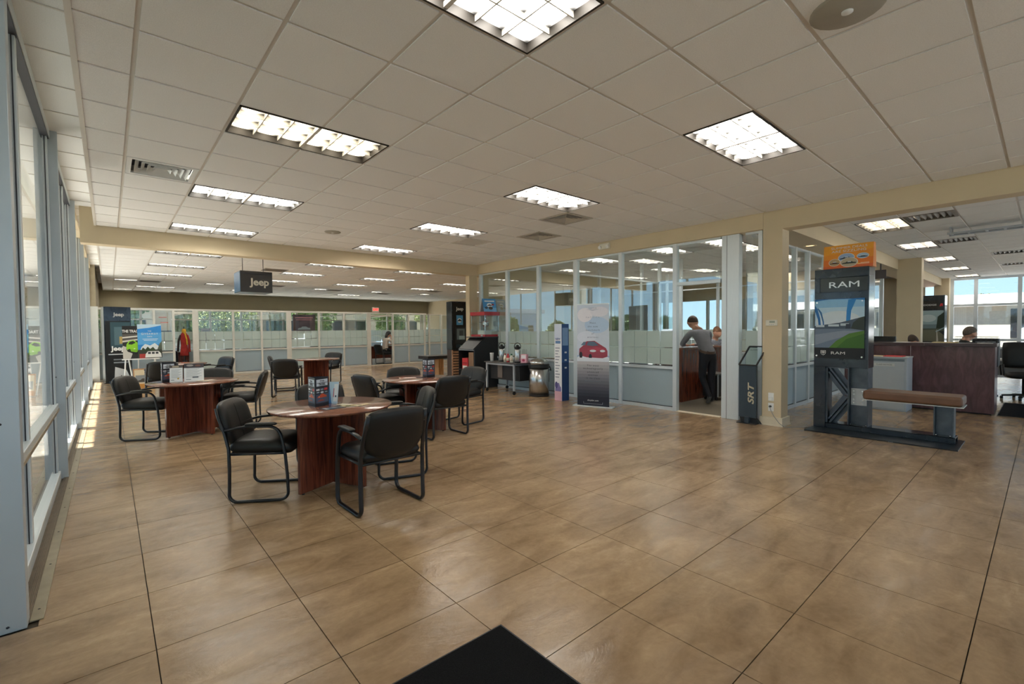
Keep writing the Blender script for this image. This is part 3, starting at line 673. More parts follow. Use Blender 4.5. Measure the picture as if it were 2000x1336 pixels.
# ================================================================ GUEST CHAIRS
def make_chair(label):
    t = thing('guest_chair', label, 'chair')
    def side(s_):
        x = .27*s_
        pts = [(x*.90, -.335, .80), (x*.93, -.315, .72), (x*.97, -.27, .60), (x, -.235, .46), (x, -.232, .30), (x, -.236, .10)]
        pts += arc((-.176, .075), .062, 180, 270, 6, x=x)
        pts += arc((.165, .075), .062, -90, 0, 6, x=x)
        pts += [(x, .222, .22), (x, .208, .40), (x, .190, .50)]
        pts += arc((.075, .535), .105, 8, 88, 7, x=x)
        pts += [(x, -.05, .645), (x, -.16, .636), (x*.985, -.262, .615)]
        return MB().tube(pts, .0125, 8, rx=.019).build('side_frame', TUBE, t)
    for s_ in (-1, 1):
        side(s_)
        f = lambda x, y, z, s_=s_: (x+.27*s_*1.0, y+.02, z+.662-.10*max(0, y-.07)**1.2)
        cushion(.058, .255, .026, f, 8, 6, .5).build('arm_pad', PAD, t)
    for pts_ in ([(-.26, .205, .41), (-.2, .19, .405), (.2, .19, .405), (.26, .205, .41)], [(-.265, -.232, .41), (.265, -.232, .41)], [(-.252, -.312, .71), (.252, -.312, .71)]):
        MB().tube(pts_, .011, 8, ref=(0,1,0)).build('cross_bar', TUBE, t)
    for s_ in (-1, 1): MB().tube([(.257*s_, -.22, .41), (.252*s_, .20, .405)], .011, 8).build('seat_rail', TUBE, t)
    def sf(x, y, z):
        u = x/.25; v = (y)/.25
        return (x, y+.0, z*1.0+.455-.030*max(0, v-.3)**2-.006*v+.012*(1-u*u)*(1-v*v))
    cushion(.515, .52, .125, sf, 14, 10, .4).build('seat', LEATHER, t)
    def bf(x, y, z):      # y = height, z = thickness
        v = y/.19; u = x/.25
        w_ = 1-.10*max(0, -v)**2.2*abs(u)**.5
        hgt = .655+y-(.035*(1-u*u) if v < 0 else 0)*min(1, -v*1.0 if v < 0 else 0)
        yy = -.268-.27*(hgt-.6)+.030*u*u-.018 - z*(1+.0*u)
        return (x*w_, yy+.0, hgt-.10*z)
    bk = cushion(.525, .38, .095, bf, 12, 6, .8).build('backrest', LEATHER, t)
    sm = mat('seam', (.006, .006, .006), .5); b = MB()
    def onb(x, h): 
        y = h-.655; p = bf(x, y, -.0475*(1-abs(x/.2625)**6)**.5*(1-abs(y/.19)**6)**.5); return (p[0], p[1]+.0005, p[2])
    b.tube([onb(-.23+.046*k, .63) for k in range(11)], .0022, 4); b.tube([onb(0, .50+.03*k) for k in range(11)], .0022, 4)
    b.build('seam', sm, bk)
    return t
def facing(deg): return R(deg-90)
chair0 = make_chair('x'); first_chair = [True]
def chair(x, y, deg, label, group='black guest chairs around the round tables'):
    t = chair0 if first_chair[0] else copy_tree(chair0); first_chair[0] = False
    t.location = (x, y, 0); t.rotation_euler = (0, 0, facing(deg)); t['label'] = label; t['group'] = group; return t
# ================================================================ ROUND TABLES
def make_table():
    t = thing('round_table', 'x', 'table')
    MB().lathe([(.001, .712), (.50, .712), (.535, .716), (.548, .724), (.550, .735), (.546, .740), (.001, .740)], n=64).build('tabletop', MAHOGT, t)
    for k, a in enumerate((26, 116)):
        ca, sa = math.cos(R(a)), math.sin(R(a)); U = Vector((ca, sa, 0))
        if k == 0: MB().obox((0, 0, .361), (.78, .03, .698), U).build('base_panel', MAHOG, t, bevel=.002)
        else:
            for s_ in (-1, 1): MB().obox(U*(s_*.2025), (.375, .03, .698), U).build('base_panel', MAHOG, t, bevel=.002).location.z = .361
        for s_ in (-1, 1): MB().cyl((ca*.35*s_, sa*.35*s_, 0), (ca*.35*s_, sa*.35*s_, .013), .014, n=10).build('glide', PAD, t)
    return t
table0 = make_table(); ft = [True]
def table(x, y, label, rz=0):
    t = table0 if ft[0] else copy_tree(table0); ft[0] = False
    t.location = (x, y, 0); t.rotation_euler[2] = R(rz); t['label'] = label; t['group'] = 'round mahogany tables'; return t
table(1.58, 4.43, 'nearest round mahogany table, in the centre-left foreground', -1)
table(.90, 7.98, 'round mahogany table by the left windows with white brochures standing on it', 2)
table(3.42, 5.95, 'round mahogany table behind and right of the nearest one')
table(1.15, 12.7, 'small far round table behind the brochure table by the left windows')
table(3.95, 12.1, 'far round table alone in mid floor in front of the glass offices')
chair(1.075, 4.57, -32, 'black guest chair left of the nearest table, seen from its side and front')
chair(1.69, 3.655, 91, 'black guest chair in the foreground with its back to the viewer at the nearest table')
chair(2.22, 4.36, 162, 'black guest chair on the right of the nearest table, behind the foreground chair')
chair(1.80, 5.13, -92, 'black guest chair beyond the nearest table, mostly hidden by the folded sign')
chair(2.93, 6.20, 10, 'black guest chair on the left of the second table, turned away at an angle')
chair(3.45, 6.60, -122, 'black guest chair on the far side of the second table')
chair(3.42, 5.43, 90, 'black guest chair with its back to us on the near side of the second table')
chair(4.14, 6.02, 190, 'black guest chair on the right of the second table, in front of the popcorn stand')
chair(.42, 8.12, -29, 'black guest chair beside the left window in front of the sunlit strip')
chair(1.16, 8.72, -120, 'black guest chair behind the brochure table')
chair(1.47, 7.94, 162, 'black guest chair on the right of the brochure table')
chair(.83, 12.25, 88, 'black guest chair with light sheen on its back, between the easel and the brochure table')
chair(1.86, 12.9, 205, 'black guest chair at the right of the small far table')
chair(2.97, 11.05, 66, 'black guest chair with its back to us left of the far table')
chair(3.25, 12.25, -15, 'black guest chair tucked behind the one left of the far mid floor table')
chair(4.50, 12.95, 215, 'black guest chair on the right of the far mid floor table')

# ================================================================ PRINTED MATTER ON TABLES
DK = '1b1f2b'
def tent(x, y, rz, label, z=.74, w_=.145, h_=.27, blue=False):
    """three sided table tent"""
    t = thing('tent_card', label, 'table sign', (x, y, z), R(rz), 'folded table signs')
    A = [Vector((w_*math.cos(R(a)), w_*math.sin(R(a)), 0))*.72 for a in (-150, -30, 90)]
    for k in range(3):
        p, q = A[k], A[(k+1) % 3]; U = (q-p).normalized(); wd = (q-p).length
        MB().obox((p+q)/2+Vector((0, 0, h_/2)), (wd, .002, h_), U).build('card_panel', flat('20242f'), t)
        n = U.cross(Vector((0,0,1)))
        sh = [('20242f', rect(.01,.01,.99,.99)), ('cfd8e2', rect(.10,.70,.92,.93)), ('20242f', rect(.12,.80,.90,.815)), ('d9dde0', rect(.08,.55,.32,.61)), ('7d8794', rect(.38,.55,.60,.61)), ('c43a3a', rect(.66,.54,.90,.62)),
              ('9fb0bd', rect(.1,.47,.3,.51)), ('c9ced2', elp(.5,.48,.12,.035)), ('8b97a5', rect(.7,.46,.9,.5)), ('46536b', rect(.05,.12,.95,.42)), ('c8502f', carshape(.5,.30,.34,.28)), ('8a4036', carshape(.42,.18,.25,.2)), ('f0ead8', elp(.28,.33,.03,.015,8))]
        prints(t, p+n*.001, U, (0,0,1), wd, h_, sh)
        c = (p+q)/2+n*.0035
        text(t, "IT'S YOUR", c+Vector((0,0,h_*.865)), U, (0,0,1), h_*.055, flat('14171f'), sx=.62, bold=.0006, depth=.0002)
        text(t, 'THE DEAL', c+Vector((0,0,h_*.755)), U, (0,0,1), h_*.085, flat('14171f'), sx=.60, bold=.001, depth=.0002)
    return t
tent(1.465, 4.48, 31, 'dark folded table sign standing on the nearest table')
tent(.60, 8.16, 30, 'dark folded sign left of the white brochures on the window-side table')
tent(3.60, 6.07, 20, 'dark folded table sign on the second table')
def stand_card(x, y, rz, w_, h_, label, shapes, lines=(), z=.74, base='dfe6ea', tilt=10):
    t = thing('brochure_holder', label, 'brochure', (x, y, z), R(rz), 'upright brochures on tables')
    V = Vector((0, math.sin(R(tilt)), math.cos(R(tilt)))); U = Vector((1, 0, 0))
    MB().obox(V*(h_/2), (w_, .003, h_), U, V).build('sheet', flat(base), t)
    MB().obox((0, .035, .002), (w_, .075, .003), U).build('foot', glass_mat('acrylic', (.9, .95, .97)), t)
    prints(t, Vector((-w_/2, 0, 0))-Vector((0, .002, 0)), U, V, w_, h_, shapes)
    for s_, v, sz, c_ in lines: text(t, s_, V*(h_*v)-Vector((0, .0042, 0)), U, V, sz, flat(c_), depth=.0002)
    return t
doc = [('eef1f3', rect(.03,.03,.97,.97))]+[('9aa4ad', rect(.12, .74-.05*k, .88-.1*(k%3), .755-.05*k)) for k in range(11)]+[('8c97a0', rect(.1,.1,.35,.14))]
stand_card(1.615, 4.51, -52, .10, .21, 'narrow pale blue leaflet standing beside the folded sign on the nearest table', [('bcd9ec', rect(.0,.0,1,1)), ('4b86c4', [(0,0),(.4,0),(0,.9)]), ('e9f0f5', rect(.55,.1,.95,.9)), ('c25a6a', rect(.5,.3,.58,.7)), ('35506b', rect(.7,.3,.85,.38))])
stand_card(.70, 8.00, -10, .15, .235, 'narrow upright brochure with a dark picture on top, on the window-side table', doc+[('55504c', rect(.0,.85,1,1)), ('b3a995', rect(.2,.88,.7,.97)), ('c7a23c', elp(.65,.2,.07,.045))])
stand_card(.90, 7.93, -8, .235, .255, 'wide upright white sheet with a photo strip on top, on the window-side table', doc+[('46444a', rect(0,.76,1,1)), ('a7a2a0', elp(.3,.9,.18,.06)), ('7b5750', elp(.7,.88,.15,.06)), ('4b5663', rect(.42,.2,.72,.27))])
def flyer(x, y, rz, w_, h_, z, label, cols):
    t = tag(MB().box(-w_/2, -h_/2, 0, w_/2, h_/2, .0025).build('flyer', flat(cols[0])), label, 'leaflet', 'loose leaflets on tables'); t.location = (x, y, z); t.rotation_euler[2] = R(rz)
    prints(t, (-w_/2, -h_/2, .0026), (1,0,0), (0,1,0), w_, h_, [(c, rect(.08+.2*k, .15, .25+.2*k, .85)) for k, c in enumerate(cols[1:])], off=.0005)
flyer(1.52, 4.24, 10, .20, .12, .7405, 'dark glossy leaflet lying at the foot of the folded sign on the nearest table', ('28303e', 'c7ccd2', '4b5b78', '8892a0'))
flyer(1.70, 4.26, -25, .20, .10, .7405, 'tan and green leaflet on the nearest table', ('a99c76', 'd8cfa8', '6f7650', 'c9b98a'))
flyer(1.78, 4.22, 15, .16, .08, .7437, 'cream strip leaflet lying over the tan one on the nearest table', ('cfc09a', 'ecdfc2', '8b7d5c'))
flyer(1.66, 4.33, -60, .14, .06, .7470, 'small pale leaflet on top of the leaflets on the nearest table', ('d8d2c0', 'a08f6c'))
flyer(1.06, 7.95, 20, .20, .12, .7405, 'white leaflet lying right of the brochures on the window-side table', ('d9d2c2', 'b8a68a', 'e7e2d8'))
flyer(1.00, 7.87, -30, .16, .09, .7437, 'cream leaflet overlapping the white one on the window-side table', ('cbbd9f', 'e2d8c0'))
flyer(3.30, 6.15, -20, .24, .12, .7405, 'pinkish leaflet lying left of the folded sign on the second table', ('d8c0b4', 'b97c68', 'e8ddd4'))
flyer(3.46, 6.14, -35, .20, .05, .7405, 'dark blue strip leaflet touching the folded sign on the second table', ('232a40', '39435c'))

# ================================================================ DISPLAY KIOSKS
def pillar(name_lab, x, y, rz, w_=.62, d_=.30, h_=2.25, cat='display', brand=None, low=True):
    t = thing('display_kiosk', name_lab, cat, (x, y, 0), R(rz), 'black branded display pillars'); return t
k = pillar('tall dark steel kiosk with a brown padded bench attached, beside the cream column', 7.63, 1.875, -90)
BODY = mat('kiosk steel', (.035, .045, .060), .16, .55, noise=.35, scale=3, coat=.4)
b = MB(); b.box(-.315, 0, .88, .315, .30, 1.92).box(-.315, 0, 2.12, .315, .30, 2.245).box(-.315, 0, 1.92, -.25, .30, 2.12).box(-.25, .012, 1.92, .315, .30, 2.12); b.build('upper_body', BODY, k, bevel=.003)
box('left_leg', BODY, (-.315, 0, .015), (-.175, .30, .88), k, .003)
MB().box(-.245, .008, 1.925, .30, .012, 2.115).build('name_panel', BLACKP, k)
text(k, 'RAM', (.035, .003, 2.015), (1,0,0), (0,0,1), .085, mat('silver letters', (.75, .76, .78), .25, .6), sx=1.55, bold=0, depth=.004)
MB().box(-.30, -.018, 1.00, .275, -.012, 1.825).build('poster_glass', flat('0e1218', .08), k)
art = [('8fc4ea', rect(0,.18,1,1)), ('b9d9ee', rect(0,.45,1,.86)), ('d6e4ee', elp(.48,.62,.47,.18)), ('1c6fb4', [(0,.97),(.3,.995),(.7,.99),(1,.965),(1,1),(0,1)]), ('2286cf', [(.68,.98),(.84,.99),(.74,.80),(.72,.58),(.64,.58),(.65,.80)]),
       ('1f6fb5', [(0,.90),(.05,.84),(.11,.68),(.14,.45),(.09,.45),(.06,.66),(0,.80)]), ('2f6ea8', [(.06,.86),(.14,.78),(.19,.62),(.2,.47),(.18,.47),(.16,.62),(.11,.76),(.05,.84)]),
       ('46586a', [(0,.55),(.5,.60),(1,.70),(1,.42),(0,.42)]), ('c3d2dc', rect(.02,.53,.2,.565)), ('c3d2dc', rect(.28,.54,.5,.575)), ('b8c8d2', rect(.53,.55,.7,.59)), ('2f3b36', [(.78,.60),(.9,.68),(1,.70),(1,.46),(.72,.46)]), ('2e3a4c', [(.64,.58),(.73,.58),(.74,.42),(.62,.42)]),
       ('6f7f94', [(0,.50),(.3,.50),(.75,.50),(1,.47),(1,.18),(0,.18)]), ('8a96a8', [(0,.40),(.6,.47),(1,.46),(.3,.30),(0,.22)]), ('4f7d2c', [(.30,.18),(.45,.30),(.7,.42),(1,.47),(1,.18)]), ('3a6a22', [(.45,.18),(.65,.33),(1,.42),(1,.18)]), ('10141b', rect(0,0,1,.18)), ('0c1016', rect(0,.0,1,.01))]
prints(k, (-.30, -.0185, 1.00), (1,0,0), (0,0,1), .575, .825, art)
text(k, 'RAM', (-.02, -.026, 1.075), (1,0,0), (0,0,1), .040, WHITE, sx=1.55, bold=0, depth=.0005)
# ram head shield emblem
sh = [(-.5,.5),(.5,.5),(.5,-.1),(.3,-.45),(0,-.62),(-.3,-.45),(-.5,-.1)]
e = MB(); e.prism([(-.195+a*.062, 1.08+b_*.062) for a, b_ in sh], -.0275, -.0255, 'y')
em = e.build('emblem', WHITE, k); e = MB(); e.prism([(-.195+a*.05, 1.08+b_*.05) for a, b_ in sh], -.0285, -.0280, 'y'); e.build('emblem_field', flat('1a1f28'), em)
e = MB()
for s_ in (-1, 1): e.prism([(-.195+s_*a*.045, 1.08+b_*.045) for a, b_ in ((0,.42),(.2,.36),(.42,.3),(.46,.05),(.34,-.12),(.26,.02),(.2,.16),(.12,-.1),(.1,-.42),(0,-.5))], -.0298, -.0290, 'y')
e.build('emblem_head', WHITE, em)
for u, v in ((-.275, 1.78), (.25, 1.785), (-.275, 1.035), (.25, 1.03)): MB().cyl((u, -.03, v), (u, -.018, v), .011, n=14).build('standoff', CHROME, k)
# truss, post, base channel, bench
b = MB(); b.box(-.175, .05, .045, -.155, .25, .88); b.box(-.175, .05, .86, .07, .25, .88)
b.build('inner_frame', RAWST, k)
for p, q in (((-.15, .15, .84), (.075, .15, .52)), ((-.15, .15, .10), (.075, .15, .44))):
    MB().bar(p, q, .16, .008, (0, 1, 0)).bar(Vector(p)+Vector((0, 0, .035)), Vector(q)+Vector((0, 0, .035)), .16, .02, (0, 0, 1)).bar(Vector(p)-Vector((0, 0, .035)), Vector(q)-Vector((0, 0, .035)), .16, .02, (0, 0, 1)).build('brace', BLUEST, k)
def ibeam(nm, x0, x1, y0, y1, z0, z1):
    ym = (y0+y1)/2; xm = (x0+x1)/2
    return MB().box(x0, y0, z0, x0+.014, y1, z1).box(x1-.014, y0, z0, x1, y1, z1).box(x0, ym-.006, z0, x1, ym+.006, z1).build(nm, RAWST, k, bevel=.002)
ibeam('post_beam', .085, .315, .02, .26, .09, .88); ibeam('bench_post', .965, 1.15, .05, .24, .09, .47)
MB().box(.105, .115, .36, .295, .128, .59).build('bolt_plate', mat('plate', (.5,.5,.5), .35, .6), k)
for u in (.14, .24):
    for v in (.395, .44, .51, .555): MB().cyl((u, .103, v), (u, .115, v), .012, n=6).build('bolt', STEEL, k)
for u in (.99, 1.12, .11, .29): MB().cyl((u, .06, .09), (u, .06, .105), .012, n=6).build('bolt', STEEL, k)
MB().box(-.175, .02, .015, 1.17, .032, .09).box(-.175, .24, .015, 1.17, .252, .09).box(-.175, .02, .076, 1.17, .252, .09).build('base_channel', BODY, k, bevel=.003)
MB().prism([(-.33, -.34), (1.225, -.33), (1.225, .36), (-.33, .36)], 0, .014, 'z').build('base_plate', mat('black plate', (.02, .024, .03), .3, .4), k, bevel=.002)
text(k, 'R A M', (.62, -.345, .005), (1,0,0), (0,0,1), .012, mat('silver letters', (.75,.76,.78)), depth=.001)
MB().box(.295, -.18, .487, 1.245, .235, .605).build('bench_seat', BROWNL, k, bevel=.032).modifiers[0].segments = 5
MB().box(.31, -.15, .475, 1.25, .21, .485).build('bench_board', WHITE, k)
# orange sign
t = thing('promotional_sign', 'orange printed box sign standing on top of the steel kiosk', 'sign', (7.68, 1.815, 2.246), R(-90))
MB().prism([(0, 0), (.18, 0), (.13, .325), (.03, .325)], -.285, .285, 'x').build('sign_body', flat('e8892e'), t)
V = Vector((0, .03, .325)).normalized()
sh = [('ee7f2c', rect(0,0,1,1)), ('f29a2e', rect(0,.4,1,1)), ('f4a62c', [(0,.6),(1,.75),(1,1),(0,1)]), ('e8703a', rect(0,0,1,.12))]
for u, v, a, b_, c1, c2 in ((.47,.45,.17,.19,'9fb9dc','27324a'), (.80,.47,.12,.12,'a9c3dd','2b3d4f'), (.23,.27,.12,.16,'b9a07a','4a2a1c'), (.53,.24,.18,.20,'c2b49a','2c3430')):
    sh += [('f3f1ea', elp(u, v, a, b_)), (c1, elp(u, v, a*.94, b_*.93)), (c2, carshape(u, v-.06, a*.8, .5)), ('c8d0d6', rect(u-.03, v, u+.04, v+.04))]
sh += [('ffe9c8', rect(.70,.13,.93,.15)), ('f6d23a', elp(.72,.16,.02,.025,8)), ('ffe9c8', rect(.76,.17,.93,.185))]
prints(t, (-.283, -.0005, .002), (1,0,0), V, .566, .322, sh)
text(t, 'SUMMER DEALS', (.01, .0215, .285), (1,0,0), V, .032, WHITE, sx=1.35, bold=0, depth=.0004)
text(t, 'ARE SIZZLING', (.01, .0165, .238), (1,0,0), V, .034, WHITE, sx=1.35, bold=0, depth=.0004)

# tall panel at far left windows
k2 = pillar('tall black branded pillar beside the far left windows, partly behind the picture easel', .20, 17.38, 10)
b = MB().box(-.30, 0, .02, .30, .32, 2.17); b.build('body', BODY, k2, bevel=.004)
text(k2, 'Jeep', (.03, -.004, 1.95), (1,0,0), (0,0,1), .10, mat('dull letters', (.45,.44,.42), .4), bold=.004, depth=.003)
prints(k2, (-.28, -.002, .05), (1,0,0), (0,0,1), .56, 1.72, [('161a1e', rect(0,0,1,1)), ('34505a', rect(.2,.56,1,.98)), ('54707a', rect(.35,.6,.7,.9)), ('b8a060', rect(.55,.62,.95,.74)), ('cfd6da', rect(.1,.44,1,.455)), ('8e969c', rect(.3,.30,.9,.32)), ('7c848a', rect(.3,.35,.9,.37)), ('c9cdd0', [(.3,.0),(1,.0),(.8,.18),(.35,.24)]), ('20262c', [(.4,.02),(.7,.02),(.6,.1)])])
text(k2, 'Jeep', (.0, -.008, .98), (1,0,0), (0,0,1), .13, WHITE, bold=.006, depth=.002)
MB().box(-.34, -.05, 0, .34, .36, .02).build('base', BLACKP, k2)
# pillar with slatted timber base (right part of far hall)
k3 = pillar('black branded pillar on a slatted timber base, left of the popcorn stand', 7.58, 10.95, -8)
box('body', BODY, (-.29, 0, .87), (.29, .34, 2.24), k3, .004)
text(k3, 'Jeep', (-.03, -.004, 2.03), (1,0,0), (0,0,1), .095, WHITE, bold=.003, depth=.003)
prints(k3, (-.27, -.002, .90), (1,0,0), (0,0,1), .54, 1.3, [('12161a', rect(0,0,1,1)), ('58a4dc', rect(.24,.52,.62,.73)), ('eef4f8', elp(.42,.62,.12,.05)), ('2d3c50', carshape(.42,.60,.12,.3)), ('262d33', rect(.15,.12,.85,.48)), ('6f7f84', rect(.25,.2,.72,.44)), ('a6c0c8', rect(.38,.2,.72,.28)), ('4a5358', rect(.4,.29,.62,.4)), ('1f3540', rect(.2,.02,.7,.1)), ('9fb4bd', rect(.45,.05,.66,.07))])
for n in range(11): MB().box(-.285, -.01+(.012 if n % 2 else 0), .04+n*.075, .20, .012, .04+n*.075+.042).build('slat', WSLAT, k3)
MB().box(-.29, .02, 0, .29, .32, .87).build('base', mat('slat base', (.05, .035, .03), .7), k3)
box('side_rail', WSLAT, (-.29, -.01, 0), (-.26, .02, .87), k3)
# reception pillar
k4 = pillar('black branded pillar with a red slash, standing behind the reception counter', 17.0, 2.08, -90)
box('body', BODY, (-.26, 0, 0), (.26, .45, 2.27), k4, .004)
MB().box(-.22, -.008, 1.90, .22, 0, 2.12).build('name_panel', BLACKP, k4)
text(k4, 'DODGE', (-.04, -.012, 2.01), (1,0,0), (0,0,1), .042, mat('dull letters', (.45,.44,.42)), sx=1.3, bold=.002, depth=.002)
prints(k4, (-.24, -.009, 1.92), (1,0,0), (0,0,1), .46, .18, [('d8232a', [(.86,.3),(.92,.3),(.97,.7),(.91,.7)]), ('d8232a', [(.94,.3),(.99,.3),(1.0,.5),(1.0,.7),(.985,.7)])])
prints(k4, (-.25, -.002, 1.02), (1,0,0), (0,0,1), .5, .84, [('20262a', rect(0,0,1,1)), ('8fa4a8', rect(0,.38,.98,1)), ('b4c2c2', elp(.35,.75,.33,.12)), ('6c8084', rect(0,.38,.98,.55)), ('1e2c20', [(.68,.4),(.74,.8),(1,.95),(1,.4)]), ('4c5648', rect(0,.33,1,.42)), ('6e6c58', [(0,0),(1,0),(1,.2),(.7,.38),(0,.36)]), ('c3beb0', [(.7,.0),(.78,.0),(.72,.38),(.70,.38)]), ('9fb4b8', [(.68,.3),(1,.42),(1,.46),(.66,.33)])])
# hanging sign
t = thing('hanging_sign', 'black box sign lettered in white, hanging from the ceiling beyond the tan beam', 'sign', (2.395, 11.0, 2.49), 0)
MB().box(-.305, 0, -.222, .305, .62, .222).build('sign_box', mat('sign box', (.03, .026, .022), .3, coat=.3), t, bevel=.004)
MB().box(-.29, -.006, .16, .29, 0, .185).build('top_groove', DKGASK, t)
MB().box(-.309, .02, -.21, -.305, .60, .21).build('side_panel', mat('sign side blue', (.06, .16, .30), .2, .3, noise=.5, scale=4), t)
text(t, 'Jeep', (.06, -.004, -.01), (1,0,0), (0,0,1), .15, mat('cream letters', (.72,.68,.58), .5), bold=.006, depth=.003)
for s_ in (-.2, .2): MB().cyl((s_, .31, .222), (s_, .31, .64), .006, n=6).build('hanger', DKGASK, t)

# ================================================================ EASEL WITH POSTERS
t = thing('easel', 'white folding easel holding two car posters near the far left windows', 'easel', (.66, 15.3, 0), R(6))
for p, q in (((-.40, .0, 0), (-.29, .12, 1.55)), ((-.20, .0, 0), (-.30, .12, .95)), ((.28, .02, 0), (.24, .12, 1.5)), ((-.05, .5, 0), (-.05, .16, 1.4))): MB().bar(p, q, .022, .022).build('leg', WHITE, t)
MB().box(-.42, -.02, .74, .34, .05, .765).build('ledge', WHITE, t)
V = Vector((0, .09, 1)).normalized()
for nm, u0, w_, h_, lab, sh in (('left', -.40, .42, .84, 'poster with a green car on a striped track', [('2c2a28', rect(0,0,1,1)), ('5a5550', rect(0,.55,1,.75)), ('1c1b1a', rect(0,.88,1,1)), ('d8d4ce', [(0,.66),(1,.72),(1,.68),(0,.62)]), ('cfcac2', [(0,.55),(1,.62),(1,.58),(0,.50)]), ('c8c4bc', [(0,.0),(.35,.0),(.45,.15),(.2,.35),(0,.4)]), ('1a1a18', [(.16,.30),(.22,.22),(.62,.12),(.97,.24),(.95,.34),(.2,.4)]), ('8fce2e', [(.16,.32),(.18,.44),(.30,.54),(.52,.57),(.70,.49),(.90,.40),(.97,.33),(.94,.27),(.62,.19),(.34,.23),(.2,.28)]), ('1d261a', [(.26,.44),(.33,.515),(.50,.54),(.62,.485),(.44,.43)]), ('79b523', [(.30,.30),(.62,.27),(.94,.31),(.94,.27),(.62,.19),(.34,.23)]), ('d9e6c0', [(.50,.30),(.56,.325),(.60,.305),(.54,.285)]), ('d9e6c0', [(.86,.33),(.91,.345),(.93,.33),(.88,.315)]), ('101210', elp(.30,.25,.07,.05)), ('101210', elp(.74,.215,.05,.035))]),
    ('right', -.10, .50, .88, 'blue poster with mountains and a white off-road car', [('2e86cf', rect(0,.2,1,1)), ('5aa6de', rect(0,.4,1,.75)), ('b4cfe0', [(0,.86),(.5,.9),(1,.97),(1,1),(0,1)]), ('d9e2e6', [(.15,.33),(.3,.42),(.5,.37),(.7,.44),(.85,.36),(.9,.25),(.1,.25)]), ('56604f', [(.8,.25),(.9,.42),(1,.5),(1,.1),(.7,.2)]), ('3a3f35', rect(0,0,1,.25)), ('35452c', [(.1,.2),(.2,.32),(.3,.26),(.4,.34),(.5,.27),(.62,.33),(.75,.22)]), ('a83a34', rect(.05,.0,.3,.13)), ('e6e6e2', [(.28,.02),(.3,.12),(.4,.2),(.85,.2),(.95,.13),(.97,.02)]), ('2a3038', rect(.4,.12,.52,.18)), ('2a3038', rect(.56,.12,.68,.18)), ('2a3038', rect(.72,.12,.84,.18)), ('eef4f8', rect(.25,.52,.8,.53)), ('eef4f8', rect(.2,.56,.85,.57))])):
    p = MB().obox(Vector((u0+w_/2, -.01+(.012 if nm == 'left' else 0), .77))+V*(h_/2), (w_, .006, h_), (1,0,0), V).build('poster', flat('30302e'), t); p['label'] = lab
    prints(p, Vector((u0, -.014+(.012 if nm == 'left' else 0), .77)), (1,0,0), V, w_, h_, sh)
    if nm == 'left': text(p, 'THE TRACK', Vector((u0+w_/2-.03, -.006, .77))+V*.70, (1,0,0), V, .07, WHITE, sx=.7, bold=.002, depth=.0004)
    else:
        text(p, 'THE', Vector((u0+w_/2, -.020, .77))+V*.70, (1,0,0), V, .03, WHITE, depth=.0004); text(p, 'GIVEAWAY', Vector((u0+w_/2, -.020, .77))+V*.63, (1,0,0), V, .05, WHITE, spacing=1.25, sx=.85, depth=.0004); text(p, 'DAYS', Vector((u0+w_/2, -.020, .77))+V*.56, (1,0,0), V, .03, WHITE, depth=.0004)
t = thing('picture_board', 'framed orange and grey picture leaning on the floor under the easel', 'picture', (.66, 15.0, 0), R(6))
V = Vector((0, .25, 1)).normalized()
MB().obox(Vector((0, 0, .01))+V*.26, (.42, .02, .52), (1,0,0), V).build('board', PINE, t)
prints(t, Vector((-.19, -.014, .04)), (1,0,0), V, .38, .46, [('d9c9a8', rect(0,0,1,1)), ('8a8f92', rect(.05,.3,.95,.7)), ('4a4238', carshape(.5,.32,.38,.4)), ('c98a3a', rect(0,0,1,.22)), ('e2b15a', [(.6,.0),(1,0),(1,.3)])])

# ================================================================ POPCORN STAND, COFFEE CART
t = thing('cabinet', 'black laminate stand with a sloping front shelf under the popcorn machine', 'cabinet', (6.66, 9.08, 0))
b = MB(); b.prism([(0, 0), (.77, 0), (.77, 1.24), (.36, 1.24), (0, .955)], 0, .02, 'y'); b.build('side_panel', BLKMAT, t, bevel=.002)
b = MB(); b.prism([(0, 0), (.77, 0), (.77, 1.24), (.36, 1.24), (0, .955)], .64, .66, 'y'); b.build('side_panel', BLKMAT, t, bevel=.002)
box('top', mat('stand top', (.05, .05, .055), .35), (.24, -.02, 1.24), (.79, .68, 1.262), t, .003)
MB().obox((.17, .33, 1.10), (.46, .62, .012), (.36, 0, .285), (0, 0, 1)).build('sloping_shelf', BLKMAT, t)
box('shelf_edge', mat('grey edge', (.22, .25, .28), .4), (.0, .02, .925), (.02, .64, .955), t); box('shelf', BLKMAT, (.0, .02, .44), (.74, .64, .46), t); box('back_panel', BLKMAT, (.74, .02, 0), (.76, .64, 1.24), t); box('kick', BLKMAT, (.02, .02, 0), (.04, .64, .44), t)
MB().box(.01, -.003, .0, .014, 0, .955).build('edge_strip', mat('grey edge', (.22, .25, .28)), t)
for nm, lab, m_, y0, y1, h_ in (('popcorn_bags', 'red and white popcorn bags on the middle shelf of the black stand', REDP, 9.42, 9.66, .27), ('cardboard_box', 'brown ribbed cardboard box beside the red bags in the black stand', CARDB, 9.18, 9.38, .42)):
    o = thing(nm, lab, 'box' if m_ is CARDB else 'bag', (6.80, (y0+y1)/2, .461)); w_ = (y1-y0)/2
    MB().box(-.09, -w_, 0, .09, w_, h_).build('body', m_, o, bevel=.006)
    prints(o, (-.0905, w_, 0), (0,-1,0), (0,0,1), 2*w_, h_, [('e8e4de', rect(.1,.05,.9,.3)), ('a01c24', rect(.1,.5,.9,.6))] if m_ is REDP else [('6b4632', rect(.1+.2*q,.05,.16+.2*q,.95)) for q in range(4)])
p = thing('popcorn_machine', 'red topped glass popcorn machine on the black stand', 'popcorn machine', (6.99, 9.08, 1.262))
